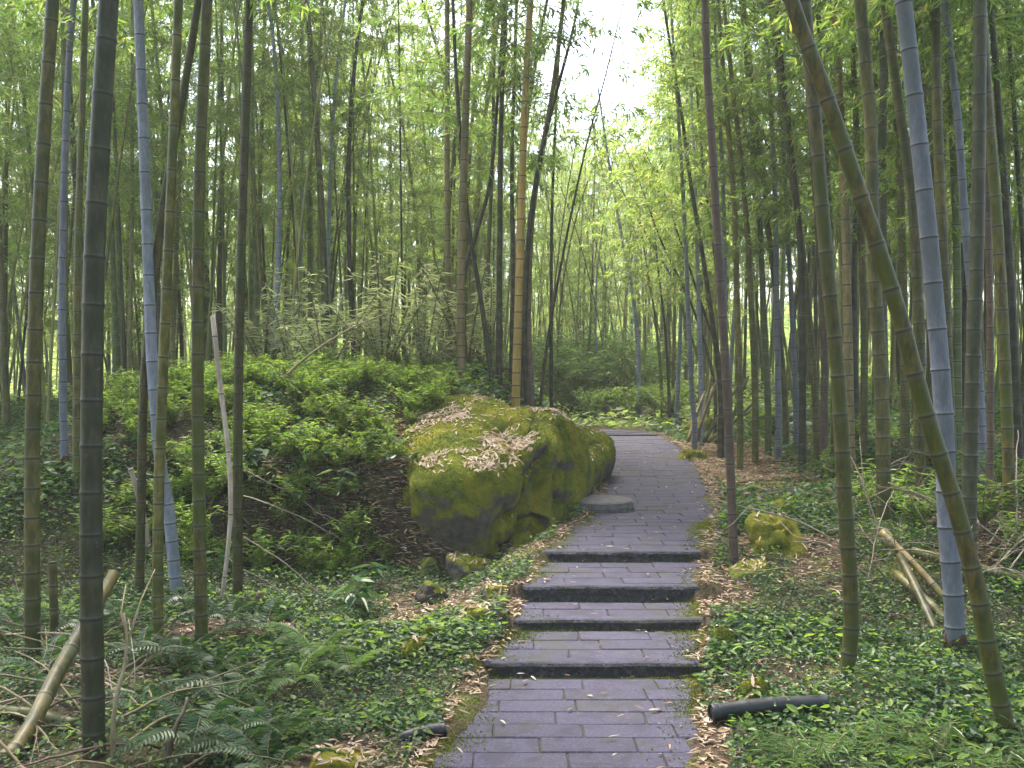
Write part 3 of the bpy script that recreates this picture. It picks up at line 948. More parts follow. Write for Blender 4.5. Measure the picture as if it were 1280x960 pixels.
# --- the clump behind the huge boulder
G_C = 'culms of the clump behind the huge boulder'
hero('golden yellow bamboo standing in the clump behind the huge boulder', [(645, 492), (650, 312), (655, 156), (663, 0)], 11, 'gold', 11.6, sides=12)
hero('tan bamboo with a blue-grey lower stem left of the golden one', [(577, 484), (576, 365), (580, 208), (587, 0)], 11, 'tan', 11.8, sides=12)
hero('narrow tan bamboo next to the one with a blue-grey lower stem', [(561, 480), (560, 365), (559, 208), (559, 0)], 8, 'tan', 13.0, sides=10)
hero('blackish bamboo bowing out over the path from behind the boulder', [(659, 494), (655, 417), (663, 276), (681, 172), (715, 42), (728, -30)], 9, 'dark', 12.2, sides=10, taper=.3, own=.55, height=6.6, thick=.35)
hero('whip-thin dark bamboo bending furthest over the path', [(676, 500), (686, 417), (707, 302), (733, 182), (757, 94)], 4.5, 'dark', 12.6, sides=8, taper=.25, own=.55, height=6.1, thick=.3)
for i, (pp, wd, mt, zz) in enumerate([
        ([(582, 484), (580, 350), (596, 290), (613, 224), (622, 120), (630, 0)], 6, 'dark', 12.4), ([(616, 482), (602, 380), (587, 290), (578, 200), (570, 90), (566, 0)], 6.5, 'dark', 12.0),
        ([(624, 486), (624, 400), (626, 172), (630, 60), (633, 0)], 8.5, 'dark', 12.2), ([(639, 486), (641, 340), (640, 200), (646, 0)], 7, 'dark', 13),
        ([(663, 494), (660, 390), (666, 260), (690, 120), (705, 0)], 10, 'brown', 12.3), ([(689, 505), (689, 380), (690, 260), (696, 120), (703, 0)], 5, 'dark', 13.5),
        ([(606, 482), (610, 330), (616, 180), (618, 0)], 6, 'olive', 14), ([(652, 494), (648, 360), (652, 210), (672, 60), (684, 0)], 7, 'grey', 13.2)]):
    hero(LOOK[mt] + ' culm crossing others in the crowded clump behind the huge boulder', pp, wd, mt, zz, G_C, sides=8, nodes=False, own=.36, height=9, taper=.35, thick=.42 if pp[-1][0] < 650 else .2)
# --- right mid-ground: culms that arch over the bend of the path
G_R = 'culms leaning in at the far bend'
for (pp, wd, mt, zz) in [
        ([(893, 480), (868, 390), (826, 300), (803, 237), (777, 175)], 5, 'dark', 17), ([(884, 490), (870, 440), (840, 350), (812, 300), (790, 262)], 4.5, 'olive', 18),
        ([(905, 470), (880, 390), (850, 300), (830, 240), (805, 187)], 5, 'dark', 16), ([(828, 515), (822, 420), (805, 310), (795, 230)], 5, 'olive', 21),
        ([(837, 512), (832, 420), (822, 330), (815, 260), (800, 190)], 4.5, 'dark', 20), ([(900, 480), (880, 330), (862, 220), (853, 150), (835, 40)], 8, 'dark', 14.5),
        ([(912, 485), (895, 330), (880, 220), (870, 100), (860, 0)], 6, 'olive', 15)]:
    hero(LOOK[mt] + ' culm arching over the far bend of the path', pp, wd, mt, zz, G_R, sides=8, nodes=False, own=.45, taper=.2, height=5.5 if pp[-1][1] > 100 else 8.5)
G_B = 'blue-grey culms by the far bend'
for (pp, wd, zz) in [([(868, 528), (864, 480), (860, 380), (857, 300), (850, 180), (842, 60)], 7, 15), ([(877, 500), (874, 400), (871, 300), (868, 200), (862, 60)], 7, 16),
                     ([(908, 480), (906, 380), (904, 240), (897, 100)], 8, 14.5), ([(973, 505), (971, 380), (968, 220), (960, 80), (952, 0)], 8.5, 13.4), ([(995, 505), (992, 433), (980, 200), (970, 60), (966, 0)], 8, 13.8),
                     ([(846, 515), (850, 420), (852, 350)], 6, 19), ([(800, 520), (797, 430), (790, 360), (778, 300)], 6.5, 22)]:
    hero('slim pale blue-grey culm in the stand by the far bend', pp, wd, 'blue', zz, G_B, sides=10, nodes=False, own=.4, taper=.3, height=8.5)
G_M = 'olive culms of the right-hand stand'
for (pp, wd, mt, zz) in [
        ([(925, 505), (922, 400), (918, 260), (905, 100)], 9, 'olive', 13), ([(944, 500), (940, 400), (932, 260), (915, 100)], 9, 'olive', 13.5), ([(960, 510), (955, 400), (948, 250), (935, 100)], 9, 'green', 14),
        ([(982, 520), (975, 420), (958, 260), (940, 100), (930, 0)], 8, 'olive', 14), ([(1003, 520), (1003, 420), (1000, 300), (990, 200), (975, 60)], 10, 'dark', 12), ([(1030, 540), (1030, 420), (1022, 280), (1012, 140), (1002, 0)], 10, 'brown', 12),
        ([(1043, 540), (1042, 400), (1036, 260), (1030, 120), (1022, 0)], 10, 'olive', 12.5), ([(1080, 560), (1080, 420), (1076, 280), (1070, 140), (1062, 0)], 10, 'moss', 12), ([(1132, 600), (1131, 480), (1128, 320), (1122, 160), (1112, 0)], 12, 'olive', 11),
        ([(1275, 650), (1270, 480), (1262, 320), (1250, 160), (1238, 0)], 10, 'dark', 10), ([(1290, 600), (1284, 400), (1272, 200), (1258, 0)], 8, 'grey', 11), ([(1166, 600), (1164, 420), (1160, 240), (1150, 60)], 11, 'moss', 11)]:
    hero(LOOK[mt] + ' culm among many in the stand on the right bank', pp, wd, mt, zz, G_M, sides=10, nodes=False, own=.32, taper=.4, height=9.5)

# --- shared background bamboos: prototypes, then copies
def proto(seed, H, r, bend, z0f, nbr, per, leafmat, mat, lw=.0215, reach=1.5):
    r_ = np.random.default_rng(seed)
    az = r_.uniform(0, 6.28)
    pts = []
    for k in range(7):
        t = k / 6
        off = bend * t ** 2.4
        pts.append((off * math.cos(az) + r_.normal(0, .012) * (k > 0), off * math.sin(az) + r_.normal(0, .012) * (k > 0), H * t * (1 - .04 * bend * t)))
    mb, nl, q = culm(pts, r, r * .30, 8, .16, 1.05, .36, 2, 1.09)
    root = empty('bamboo', (0, 0, -100))
    mb.obj('culm', M[mat], root, True)
    cm = crown_mesh(seed + 500, H * z0f, q[-1][2] - .1, q, nbr, per, reach, .13, lw, leafmat)
    link(bpy.data.objects.new('crown', cm), root)
    return root

def copy_tree(o, parent=None):
    c = o.copy()
    COL.objects.link(c)
    c.parent = parent
    for ch in o.children: copy_tree(ch, c)
    return c

def set_culm_mat(root, mat):
    for ch in root.children:
        if ch.name.startswith('culm'):
            ch.material_slots[0].link = 'OBJECT'
            ch.material_slots[0].material = M[mat]

PROTOS = [proto(1, 11.5, .050, .7, 0.24, 74, 90, 'bamboo_leaf', 'olive'), proto(2, 12.5, .055, 1.2, 0.29, 74, 90, 'bamboo_leaf', 'olive'), proto(3, 10.5, .045, 1.6, 0.21, 76, 90, 'bamboo_leaf_pale', 'olive'),
          proto(4, 12.0, .052, .4, 0.34, 70, 90, 'bamboo_leaf', 'olive'), proto(5, 9.5, .040, 1.1, 0.16, 78, 90, 'bamboo_leaf_pale', 'olive'), proto(6, 11.0, .048, 2.0, 0.26, 72, 90, 'bamboo_leaf_pale', 'olive')]
used = [False] * len(PROTOS)
def place(k, x, y, rz, sc, mat, label, group, tilt=(0, 0)):
    o = PROTOS[k] if not used[k] else copy_tree(PROTOS[k])
    used[k] = True
    o.location = (x, y, gz(x, y) - .05)
    o.rotation_euler = (tilt[0], tilt[1], rz)
    o.scale = (sc, sc, sc)
    set_culm_mat(o, mat)
    tag(o, label, 'bamboo', group)
    return o

MATW = ['olive'] * 4 + ['moss'] * 1 + ['dark'] * 1 + ['green'] * 4 + ['blue'] * 2 + ['pale'] * 5 + ['brown', 'grey', 'tan']
zones = [  # px range, Z range, count, label, group, protos
    ((-170, 330), (9.5, 30), 78, 'bamboo in the dense shaded stand beyond the ferns', 'bamboo of the shaded stand beyond the ferns', (0, 1, 3, 4)),
    ((330, 660), (14.5, 32), 60, 'bamboo in the bright stand beyond the earth mound', 'bamboo of the stand beyond the mound', (0, 1, 2, 4, 5)),
    ((835, 1460), (9.5, 30), 92, 'bamboo deep in the stand on the right bank', 'bamboo deep in the stand on the right bank', (0, 1, 3, 5)),
    ((660, 900), (25, 42), 34, 'bamboo closing off the view past the bend of the path', 'far bamboo past the bend', (2, 4, 5))]
zones.append(((-620, -170), (7, 30), 24, 'bamboo at the outer edge of the stand beyond the ferns', 'bamboo at the outer left of the grove', (0, 1, 3, 4)))
zones.append(((1460, 1880), (7, 28), 15, 'bamboo at the outer edge of the stand on the right bank', 'bamboo at the outer right of the grove', (0, 1, 3, 5)))
zones.append((None, None, 52, 'bamboo added out of view by the lower mouth of the path for shade', 'unseen bamboo added to shade the lower path', (0, 1, 3)))
taken = []
for (pr, zr, cnt, lab, grp, pk) in zones:
    made = tries = 0
    while made < cnt and tries < 6000:
        tries += 1
        if pr is None:                            # out of the frame beside and behind the camera, added to shade the foreground
            Z, x, px = random.uniform(-9, 4.2), random.uniform(-9, 9), -999
            if Z > 0 and abs(x) < Z * .56 + 1.7: continue
        else:
            Z = math.sqrt(random.uniform(zr[0] ** 2, zr[1] ** 2))
            px = random.uniform(*pr)
            x = (px - CX) / F_PX * Z
        d, side = path_side(np.array([x]), np.array([Z]))
        if d[0] < 2.0: continue
        if Z < 15.5 and -6.5 < x < 1.0 and Z > 8.5: continue
        if any((x - a) ** 2 + (Z - b) ** 2 < .30 for a, b in taken): continue
        sc = random.uniform(.85, 1.1)
        if 680 < px < 800:                        # keep the sky gap over the bend open
            lim = (CAM_H + (HY - 190) / F_PX * Z) / 11.0
            sc = min(sc, lim)
            if sc < .45: continue
        elif 620 < px <= 680: sc *= .8
        taken.append((x, Z))
        k = random.choice(pk); mt = random.choice(MATW)
        place(k, x, Z, random.uniform(0, 6.28), sc, mt, LOOK[mt] + ' ' + lab, grp, (random.gauss(0, .035), random.gauss(0, .035)))
        made += 1

# ------------------------------------------------------------------ distant wood on the rising ground, one mass
mb = MB()
R2 = np.random.default_rng(77)
for k in range(520):
    Z = R2.uniform(44, 85)
    px = R2.uniform(-520, 1800)
    x = (px - CX) / F_PX * Z
    g = gz(x, Z)
    H = R2.uniform(8, 12)
    if 690 < px < 800:
        H = min(H, CAM_H + (HY - 190) / F_PX * Z - g)
        if H < 3: continue
    lean = R2.normal(0, .8, 2)
    tube(mb, [(x, Z, g - .1), (x + lean[0] * .2, Z, g + H * .5), (x + lean[0], Z + lean[1], g + H)], [.06, .05, .015], 4, .5, False, 1)
    nl = 340
    t = R2.random(nl) ** .8
    zz = g + H * (.04 + .97 * t)
    rr = 1.7 * np.sqrt(R2.random(nl)) * (1.1 - .6 * t)
    aa = R2.uniform(0, 6.28, nl)
    Pn = np.stack([x + rr * np.cos(aa) + lean[0] * t ** 2, Z + rr * np.sin(aa), zz], 1)
    D = R2.normal(0, 1, (nl, 3)); D[:, 2] -= .6
    Nn = R2.normal(0, .5, (nl, 3)); Nn[:, 2] += 1
    leaves(mb, Pn, D, Nn, R2.uniform(.28, .5, nl), R2.uniform(.07, .12, nl), .1, 4)
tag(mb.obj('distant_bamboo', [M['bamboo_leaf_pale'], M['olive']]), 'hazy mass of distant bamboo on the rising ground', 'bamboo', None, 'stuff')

# ------------------------------------------------------------------ the thinnest culms crowding the depth of the grove
R3 = np.random.default_rng(78)
tm = {k: MB() for k in ('olive', 'pale', 'green', 'grey')}
made = 0
while made < 1200:
    px = R3.uniform(-420, 1700); Z = math.sqrt(R3.uniform(13 ** 2, 42 ** 2))
    if 670 < px < 850 and Z < 24: continue
    if 560 < px <= 670 and Z < 15: continue
    x = (px - CX) / F_PX * Z
    d, sd_ = path_side(np.array([x]), np.array([Z]))
    if d[0] < 1.6 or (Z < 14.5 and -4.5 < x < 1): continue
    H = R3.uniform(6, 10.5)
    if 680 < px < 810: H = min(H, CAM_H + (HY - 230) / F_PX * Z - 1)
    g = gz(x, Z); le = R3.normal(0, .5, 2); t = np.linspace(0, 1, 9)
    q = np.stack([x + le[0] * t + .6 * le[0] * t ** 3, Z + le[1] * t, g - .05 + H * t], 1)
    r0 = R3.uniform(.016, .034)
    tube(tm[R3.choice(['olive', 'pale', 'pale', 'green', 'grey'])], q, np.linspace(r0, r0 * .35, 9), 6, cap=False)
    made += 1
for k, lab in (('olive', 'thin olive culms crowding the depth of the grove'), ('pale', 'thin pale olive culms crowding the depth of the grove'), ('green', 'thin green culms crowding the depth of the grove'), ('grey', 'thin grey-green culms crowding the depth of the grove')):
    tag(tm[k].obj('bamboo_thicket', M[k], smooth=True), lab, 'thicket', None, 'stuff')

# ------------------------------------------------------------------ fallen poles, stumps, sticks, twigs
def pole(name, label, pts, r0, r1, mat, cat, group=None, first=.2, sides=12, nodes=True):
    base = Vector(pts[0])
    mb, nl, q = culm([np.array(Vector(p) - base) for p in pts], r0, r1, sides, first, 1.0, first, 2)
    root = empty(name, base)
    c = mb.obj('culm', M[mat], root, True)
    if nodes:
        for (p, t, r) in nl:
            o = bpy.data.objects.new('node', RING_DARK)
            o.rotation_mode = 'QUATERNION'; o.rotation_quaternion = Vector(t).to_track_quat('Z', 'Y')
            o.location = p; o.scale = (r * .985, r * .985, max(r, .02) * .9)
            link(o, c)
    return tag(root, label, cat, group)

def gnd(x, y, up=0.0):
    return Vector((x, y, gz(x, y) + up))

a = hit(8, 948); pole('cut_bamboo', 'mossy yellow cut bamboo pole leaning behind the thick grey-green bamboo', [a + Vector((-.35, -.25, -.06)), a, P(75, 835, a.y + .55), P(143, 717, a.y + 1.15)], .041, .038, 'fallen', 'bamboo pole', first=.34)
a = hit(68, 805); pole('bamboo_stump', 'short yellowish bamboo stump in the brushwood', [a + Vector((0, 0, -.05)), P(67, 750, a.y), P(65, 702, a.y)], .030, .027, 'fallen', 'stump', first=.16)
a = hit(-10, 900); b = hit(95, 915); pole('fallen_bamboo', 'mossy fallen pole lying across the brushwood', [a + Vector((0, 0, .05)), (a + b) / 2 + Vector((0, 0, .06)), b + Vector((0, 0, .04))], .032, .028, 'moss', 'bamboo pole', first=.3)
a = hit(275, 765); pole('dead_stem', 'pale peeling dead stem standing between two olive bamboos', [a + Vector((0, 0, -.03)), P(288, 650, a.y), P(285, 560, a.y + .1), P(275, 480, a.y + .2), P(266, 395, a.y + .25)], .016, .022, 'deadwood', 'dead stem', first=.5, nodes=False)
a = hit(186, 690); pole('dead_stem', 'short broken pinkish stem with peeling sheath near the mound', [a + Vector((0, 0, -.03)), P(178, 640, a.y), P(163, 585, a.y)], .03, .022, 'deadwood', 'dead stem', first=.5, nodes=False)
a = hit(313, 765); pole('bamboo_stump', 'cut slanted stub beside the straight dark olive bamboo', [a + Vector((-.05, 0, -.05)), P(315, 760, a.y), P(326, 740, a.y)], .026, .026, 'tan', 'stump', first=.5, nodes=False)
# right-hand tangle of yellow poles
Gp = 'fallen yellow poles under the leaning bamboo'
for (x0, y0, z0, x1, y1, z1, wd, mt, lab) in [
        (1102, 665, 7.4, 1178, 745, 6.9, 9, 'tan', 'brownish fallen pole with a broken tip pointing at the path'),
        (1120, 717, 7.0, 1184, 790, 6.5, 10.5, 'fallen', 'yellow fallen pole ending at the thick blue-grey bamboo'),
        (1125, 695, 7.15, 1171, 815, 6.3, 10, 'fallen', 'yellow-green fallen pole slanting down into the creepers'),
        (1140, 690, 7.5, 1290, 792, 7.0, 13, 'fallen', 'thick mossy fallen pole passing behind the thick blue-grey bamboo'),
        (1228, 720, 7.3, 1300, 756, 7.0, 9, 'tan', 'tan fallen pole lying above the thick mossy one'),
        (1212, 842, 5.75, 1300, 850, 5.6, 11, 'fallen', 'bright mossy fallen pole lying behind the foot of the leaning bamboo')]:
    A, B = P(x0, y0, z0), P(x1, y1, z1)
    for q_ in (A, B): q_.z = max(q_.z, gz(q_.x, q_.y) + .02)
    pole('fallen_bamboo', lab, [A, (A + B) / 2 + Vector((0, 0, .015)), B, B + (B - A).normalized() * .15 + Vector((0, 0, -.06))], wd * z0 / F_PX / 2, wd * z0 / F_PX / 2 * .9, mt, 'bamboo pole', None, .24)
# far tangle at the bend
for k, (x0, y0, x1, y1) in enumerate([(868, 500, 905, 455), (880, 505, 925, 478), (885, 490, 940, 512), (895, 470, 945, 500), (872, 520, 890, 470), (905, 505, 935, 470), (860, 485, 880, 492)]):
    Zc = 15.0
    A, B = P(x0, y0, Zc), P(x1, y1, Zc + .5)
    g0 = gz(A.x, A.y)
    A.z = max(min(A.z, g0 + .25), g0); B.z = max(B.z, gz(B.x, B.y) + .02)
    pole('fallen_bamboo', 'yellowish fallen culm in the tangle beside the far bend', [A + Vector((0, 0, -.05)), (A + B) / 2, B], .03, .022, 'fallen' if k % 2 else 'tan', 'bamboo pole', 'tangle of fallen culms at the far bend', .3, 8, False)

def twig(label, pts, r, mat='twig', group=None, fork=0):
    mb = MB()
    base = np.array(pts[0])
    q = spline([np.array(p) - base for p in pts], 14)
    q = q + np.cumsum(RNG.normal(0, .004, q.shape), 0)
    tube(mb, q, np.linspace(r, r * .45, len(q)), 6)
    for k in range(fork):
        i = int(RNG.integers(3, 12))
        d = norm(q[i] - q[i - 1]) + RNG.normal(0, .55, 3)
        ln = RNG.uniform(.12, .4)
        tube(mb, [q[i], q[i] + d * ln * .5 + RNG.normal(0, .02, 3), q[i] + d * ln], [r * .5, r * .35, r * .2], 5)
    o = mb.obj('twig', M[mat], smooth=True)
    o.location = base
    return tag(o, label, 'twig', group)

def pt(x, y, Z): return np.array(P(x, y, Z))
G_T = 'bare twigs arching over the ground cover'
for (x0, y0, x1, y1, up) in [(305, 587, 430, 662, .02), (305, 620, 447, 690, .02), (305, 670, 407, 752, .03), (305, 712, 367, 756, .03), (392, 640, 447, 668, .02)]:
    b_ = np.array(hit(x1, y1)); a_ = pt(x0, y0, b_[1] - .05)
    twig('thin pale twig slanting across the dark face of the mound', [a_, (a_ + b_) / 2 + np.array([0, 0, .04]), b_], .006, 'deadwood', G_T)
b_ = np.array(hit(136, 850)); twig('olive stick reaching up from the brushwood towards the ferns', [b_, pt(175, 815, b_[1] + .1), pt(213, 782, b_[1] + .15)], .012, 'twig')
b_ = np.array(hit(143, 958)); twig('upright crooked stick beside the thick grey-green bamboo', [b_, pt(145, 900, b_[1]), pt(163, 833, b_[1] + .1), pt(160, 770, b_[1] + .15)], .014, 'twig', fork=2)
b_ = np.array(hit(207, 957)); twig('brown upright stick among the ferns near the brushwood', [b_, pt(216, 920, b_[1]), pt(232, 872, b_[1] + .1)], .017, 'brown', fork=1)
b_ = np.array(hit(365, 462)); twig('long bent tan stem rising from the mound into the pale shrub', [pt(362, 462, 10.4) + np.array([-.1, 0, -.12]), pt(395, 438, 10.5), pt(440, 412, 10.7), pt(488, 390, 11.0)], .014, 'twig', fork=2)
G_L = 'brushwood twigs round the thick grey-green bamboo'
for k in range(34):
    a_ = np.array(hit(RNG.uniform(-30, 230), RNG.uniform(800, 980)))
    az = RNG.uniform(0, 6.28); ln = RNG.uniform(.4, 1.2); up = RNG.uniform(.05, .6)
    e_ = a_ + np.array([math.cos(az) * ln, math.sin(az) * ln * .6, 0]); e_[2] = gz(e_[0], e_[1]) + up * ln * .6
    twig('bare brown twig in the brushwood around the thick grey-green bamboo', [a_ - np.array([0, 0, .02]), (a_ + e_) / 2 + np.array([0, 0, .06]), e_], RNG.uniform(.004, .011), random.choice(['twig', 'twig', 'brown', 'deadwood']), G_L, int(RNG.integers(0, 4)))
G_W = 'dead twigs in the tangle on the right bank'
for k in range(56):
    a_ = np.array(hit(RNG.uniform(1035, 1310), RNG.uniform(600, 740)))
    az = RNG.uniform(0, 6.28); ln = RNG.uniform(.4, 1.3); up = RNG.uniform(.1, 1.0)
    e_ = a_ + np.array([math.cos(az) * ln, math.sin(az) * ln * .5, 0]); e_[2] = gz(e_[0], e_[1]) + up * ln * .7
    twig('dead tan twig in the tangle at the foot of the right-hand bamboo', [a_ - np.array([0, 0, .02]), (a_ + e_) / 2 + np.array([0, 0, .08]), e_], RNG.uniform(.004, .010), random.choice(['twig', 'deadwood', 'twig', 'deadwood']), G_W, int(RNG.integers(0, 5)))

# ------------------------------------------------------------------ black pipes
def pipe(label, A, B, r):
    A, B = Vector(A), Vector(B)
    root = empty('drain_pipe', A)
    L = (B - A).length
    n = 60
    t = np.linspace(0, 1, n)
    d = np.array((B - A))
    pts = t[:, None] * d + np.array([0, 0, .012]) * np.sin(t * 3.14)[:, None]
    rad = r * (1 + .035 * (np.sin(t * L * 42) > .82)) * (1 + .02 * noise3(t * 9, 2, 1))
    mb = MB(); tube(mb, pts, rad, 20, cap=False)
    # inner wall so the end reads as hollow
    tube(mb, pts[:20] + norm(d) * .002, np.full(20, r * .88), 20, cap=True)
    mb.obj('tube', M['pipe'], root, True)
    rim = MB(); rp = []
    s = 20
    dq = norm(d)
    Aa = norm(np.cross(dq, np.array([0, 0, 1.0]))); Bb = np.cross(dq, Aa)
    th = np.linspace(0, 2 * np.pi, s, endpoint=False)
    V = np.concatenate([np.array([dq * off + rr * (math.cos(a) * Aa + math.sin(a) * Bb) for a in th]) for (rr, off) in ((r * .87, -.001), (r * .90, -.006), (r * 1.02, -.006), (r * 1.06, .0), (r * 1.06, .03), (r * 1.0, .034))])
    F = []
    for k in range(5):
        for i in range(s):
            a, b = k * s + i, k * s + (i + 1) % s
            F += [a, b, b + s, a + s]
    rim.add(V, F, np.full(5 * s, 4)); rim.obj('rim', M['pipe'], root, True)
    return tag(root, label, 'pipe')
a = hit(892, 908); b = hit(1035, 893)
pipe('short black plastic drain pipe lying among creepers at the path edge', Vector((a.x, a.y + .04, gz(a.x, a.y + .04) + .052)), Vector((b.x, b.y + .05, gz(b.x, b.y + .05) + .035)), .042)
a = hit(556, 921); b = hit(500, 925)
pipe('end of a black pipe poking from the bank below the path', Vector((a.x, a.y, gz(a.x, a.y) + .035)), Vector((b.x, b.y, gz(b.x, b.y) + .0)), .03)

# ------------------------------------------------------------------ low plants: ferns, broad leaves, weeds, shrubs
def frond_mesh(seed, length, npin, plen, mat, width=.26, arch=.5):
    """one fern frond: arched rachis with paired tapering leaflets, along +X from the origin"""
    global RNG
    keep = RNG; RNG = np.random.default_rng(seed)
    mb = MB()
    t = np.linspace(0, 1, 16)
    q = np.stack([length * t * (1 - .12 * t), .05 * length * np.sin(t * 2.2) * RNG.uniform(-1, 1), length * (arch * t * 1.5 - arch * 1.75 * t ** 2)], 1)
    tube(mb, q, np.linspace(.004, .001, 16), 5, .2, False, 1)
    T = norm(np.gradient(q, axis=0))
    for side in (-1, 1):
        u = np.linspace(.16, .985, npin)
        Pn = np.stack([np.interp(u, t, q[:, k]) for k in range(3)], 1)
        Tn = norm(np.stack([np.interp(u, t, T[:, k]) for k in range(3)], 1))
        S = norm(np.cross(Tn, np.array([0, 0, 1.0]))) * side
        D = S * 1.0 + Tn * .45 + np.array([0, 0, -.18]) + RNG.normal(0, .06, (npin, 3))
        prof = np.minimum(1, u * 4.2) * (1 - u ** 2.2 * .88)
        leaves(mb, Pn, D, np.cross(S, Tn) * -side * side + np.array([0, 0, 1.0]), plen * prof * RNG.uniform(.88, 1.1, npin), plen * width * (.5 + .5 * prof), .1, 6, .18)
    me = mb.mesh('frond', [M[mat], M['twig']])
    RNG = keep
    return me
FRONDS = {'dark': [frond_mesh(300 + k, .62, 17, .13, 'fern_leaf', .22, .42 + .06 * k) for k in range(3)],
          'pale': [frond_mesh(320 + k, .55, 26, .11, 'fern_pale', .16, .5) for k in range(2)],
          'big': [frond_mesh(340 + k, 1.25, 30, .30, 'fern_leaf', .10, .45) for k in range(2)]}

def fern(label, loc, kind, n, sc, rz0=0.0, spread=6.28, group=None):
    root = empty('fern', loc, rz0)
    for k in range(n):
        o = bpy.data.objects.new('frond', random.choice(FRONDS[kind]))
        o.rotation_euler = (random.uniform(-.2, .2), random.uniform(-.75, -.15), (k + random.uniform(-.3, .3)) / n * spread)
        s = sc * random.uniform(.75, 1.15)
        o.scale = (s, s, s)
        link(o, root)
    return tag(root, label, 'fern', group)

G_F = 'dark ferns at the foot of the left-hand bamboo'
for (x, y, n, s) in [(285, 900, 8, 1.0), (245, 940, 7, .9), (300, 955, 7, .85), (335, 985, 6, .9), (225, 850, 6, .9), (270, 850, 6, .9), (320, 880, 6, .8), (195, 905, 6, .8), (180, 840, 6, .8), (330, 800, 6, .8), (285, 790, 6, .8), (235, 770, 6, .8), (150, 790, 5, .8), (20, 800, 6, .9), (110, 810, 5, .8), (60, 860, 5, .8), (350, 935, 6, .7)]:
    fern('dark glossy fern at the foot of the left-hand bamboo', hit(x, y) + Vector((0, 0, .03)), 'dark', n + 1, s * .80, random.uniform(0, 6), group=G_F)
for (x, y, n, s) in [(395, 840, 7, .85), (440, 855, 5, .7), (370, 865, 5, .7)]:
    fern('feathery pale green fern rising from the creeping ground cover', hit(x, y) + Vector((0, 0, .04)), 'pale', n, s * 1.0, random.uniform(0, 6), group='pale feathery ferns in the ground cover')
for (x, y, s) in [(1000, 540, 1.0), (1035, 545, .85)]:
    fern('broad arching palm-like fern on the right bank', hit(x, y), 'big', 8, s, random.uniform(0, 6), group='palm-like ferns on the right bank')

def leafy_plant_mesh(seed, stems, h, nl, ll, lw, mat, spread=.5, whorl=False, droop=.25, shape=6):
    global RNG
    keep = RNG; RNG = np.random.default_rng(seed)
    mb = MB()
    for s in range(stems):
        az = RNG.uniform(0, 6.28); lean = RNG.uniform(.1, spread)
        hh = h * RNG.uniform(.6, 1.1)
        d = np.array([math.cos(az) * lean, math.sin(az) * lean, 1])
        t = np.linspace(0, 1, 6)[:, None]
        q = d * hh * t + np.array([math.cos(az), math.sin(az), -.4]) * lean * hh * .35 * t ** 2
        tube(mb, q, np.linspace(.006, .002, 6) * max(1, h / .5), 4, .3, False, 1)
        u = RNG.uniform(.25, 1, nl) if not whorl else RNG.uniform(.8, 1, nl)
        Pn = np.stack([np.interp(u, t[:, 0], q[:, k]) for k in range(3)], 1)
        a = RNG.uniform(0, 6.28, nl)
        D = np.stack([np.cos(a), np.sin(a), RNG.uniform(-.25, .55, nl)], 1)
        N_ = RNG.normal(0, .25, (nl, 3)); N_[:, 2] += 1
        leaves(mb, Pn, D, N_, ll * RNG.uniform(.6, 1.2, nl), lw * RNG.uniform(.7, 1.15, nl), .08, shape, droop)
    me = mb.mesh('plant', [M[mat], M['twig']])
    RNG = keep
    return me

def plant(name, me, label, loc, sc, cat, group=None):
    o = bpy.data.objects.new(name, me)
    o.location = loc; o.rotation_euler = (random.uniform(-.1, .1), random.uniform(-.1, .1), random.uniform(0, 6.28))
    s = sc * random.uniform(.85, 1.15); o.scale = (s, s, s)
    link(o)
    return tag(o, label, cat, group)

WEED = [leafy_plant_mesh(400 + k, 13, .34, 28, .060, .018, 'weed_leaf', .7) for k in range(4)]
BROAD = [leafy_plant_mesh(420 + k, 4, .32, 6, .17, .062, 'broad_leaf', .7, False, .35) for k in range(3)]
BLADE = [leafy_plant_mesh(440 + k, 6, .30, 9, .15, .016, 'blade_leaf', .8, False, .3) for k in range(3)]
GINGER = [leafy_plant_mesh(450 + k, 2, .40, 8, .30, .055, 'broad_leaf', .25, False, .4) for k in range(2)]
SHRUB = [leafy_plant_mesh(460 + k, 10, 1.5, 60, .15, .026, 'shrub_leaf', .65, False, .35) for k in range(3)]
BUSH = [leafy_plant_mesh(470 + k, 22, .75, 60, .085, .04, 'weed_leaf', .8) for k in range(2)]

# bright weeds crowning the mound, spread over its top and brow
G_WD = 'bright weeds crowning the earth mound'
c = 0
while c < 200:
    x, y = random.uniform(-4.8, -.6), random.uniform(8.7, 12.2)
    px = CX + x / y * F_PX
    if px < 100 or px > 560: continue
    if y < 9.2 and random.random() < .5: continue
    if x > -1.35 and y < 9.9: continue
    where = 'on the front brow of the earth mound' if y < 9.7 else ('on the flat top of the earth mound' if y < 11 else 'at the back of the earth mound below the pale shrubs')
    big = random.random() < .5
    plant('leafy_weed', random.choice(WEED), ('tall' if big else 'low') + ' bright green leafy weed ' + where, (x, y, gz(x, y) - .02), random.uniform(1.0, 1.2) if big else random.uniform(.7, .85), 'weed', G_WD)
    c += 1
c = 0
while c < 80:
    x, y = random.uniform(-3.4, -1.15), random.uniform(8.65, 9.35)
    if x > -1.5 and y > 9.1: continue
    plant('leafy_weed', random.choice(WEED), 'small leafy weed hanging on the dark earth face of the mound', (x, y, gz(x, y) - .02), random.uniform(.45, .7), 'weed', 'weeds on the earth face of the mound')
    c += 1
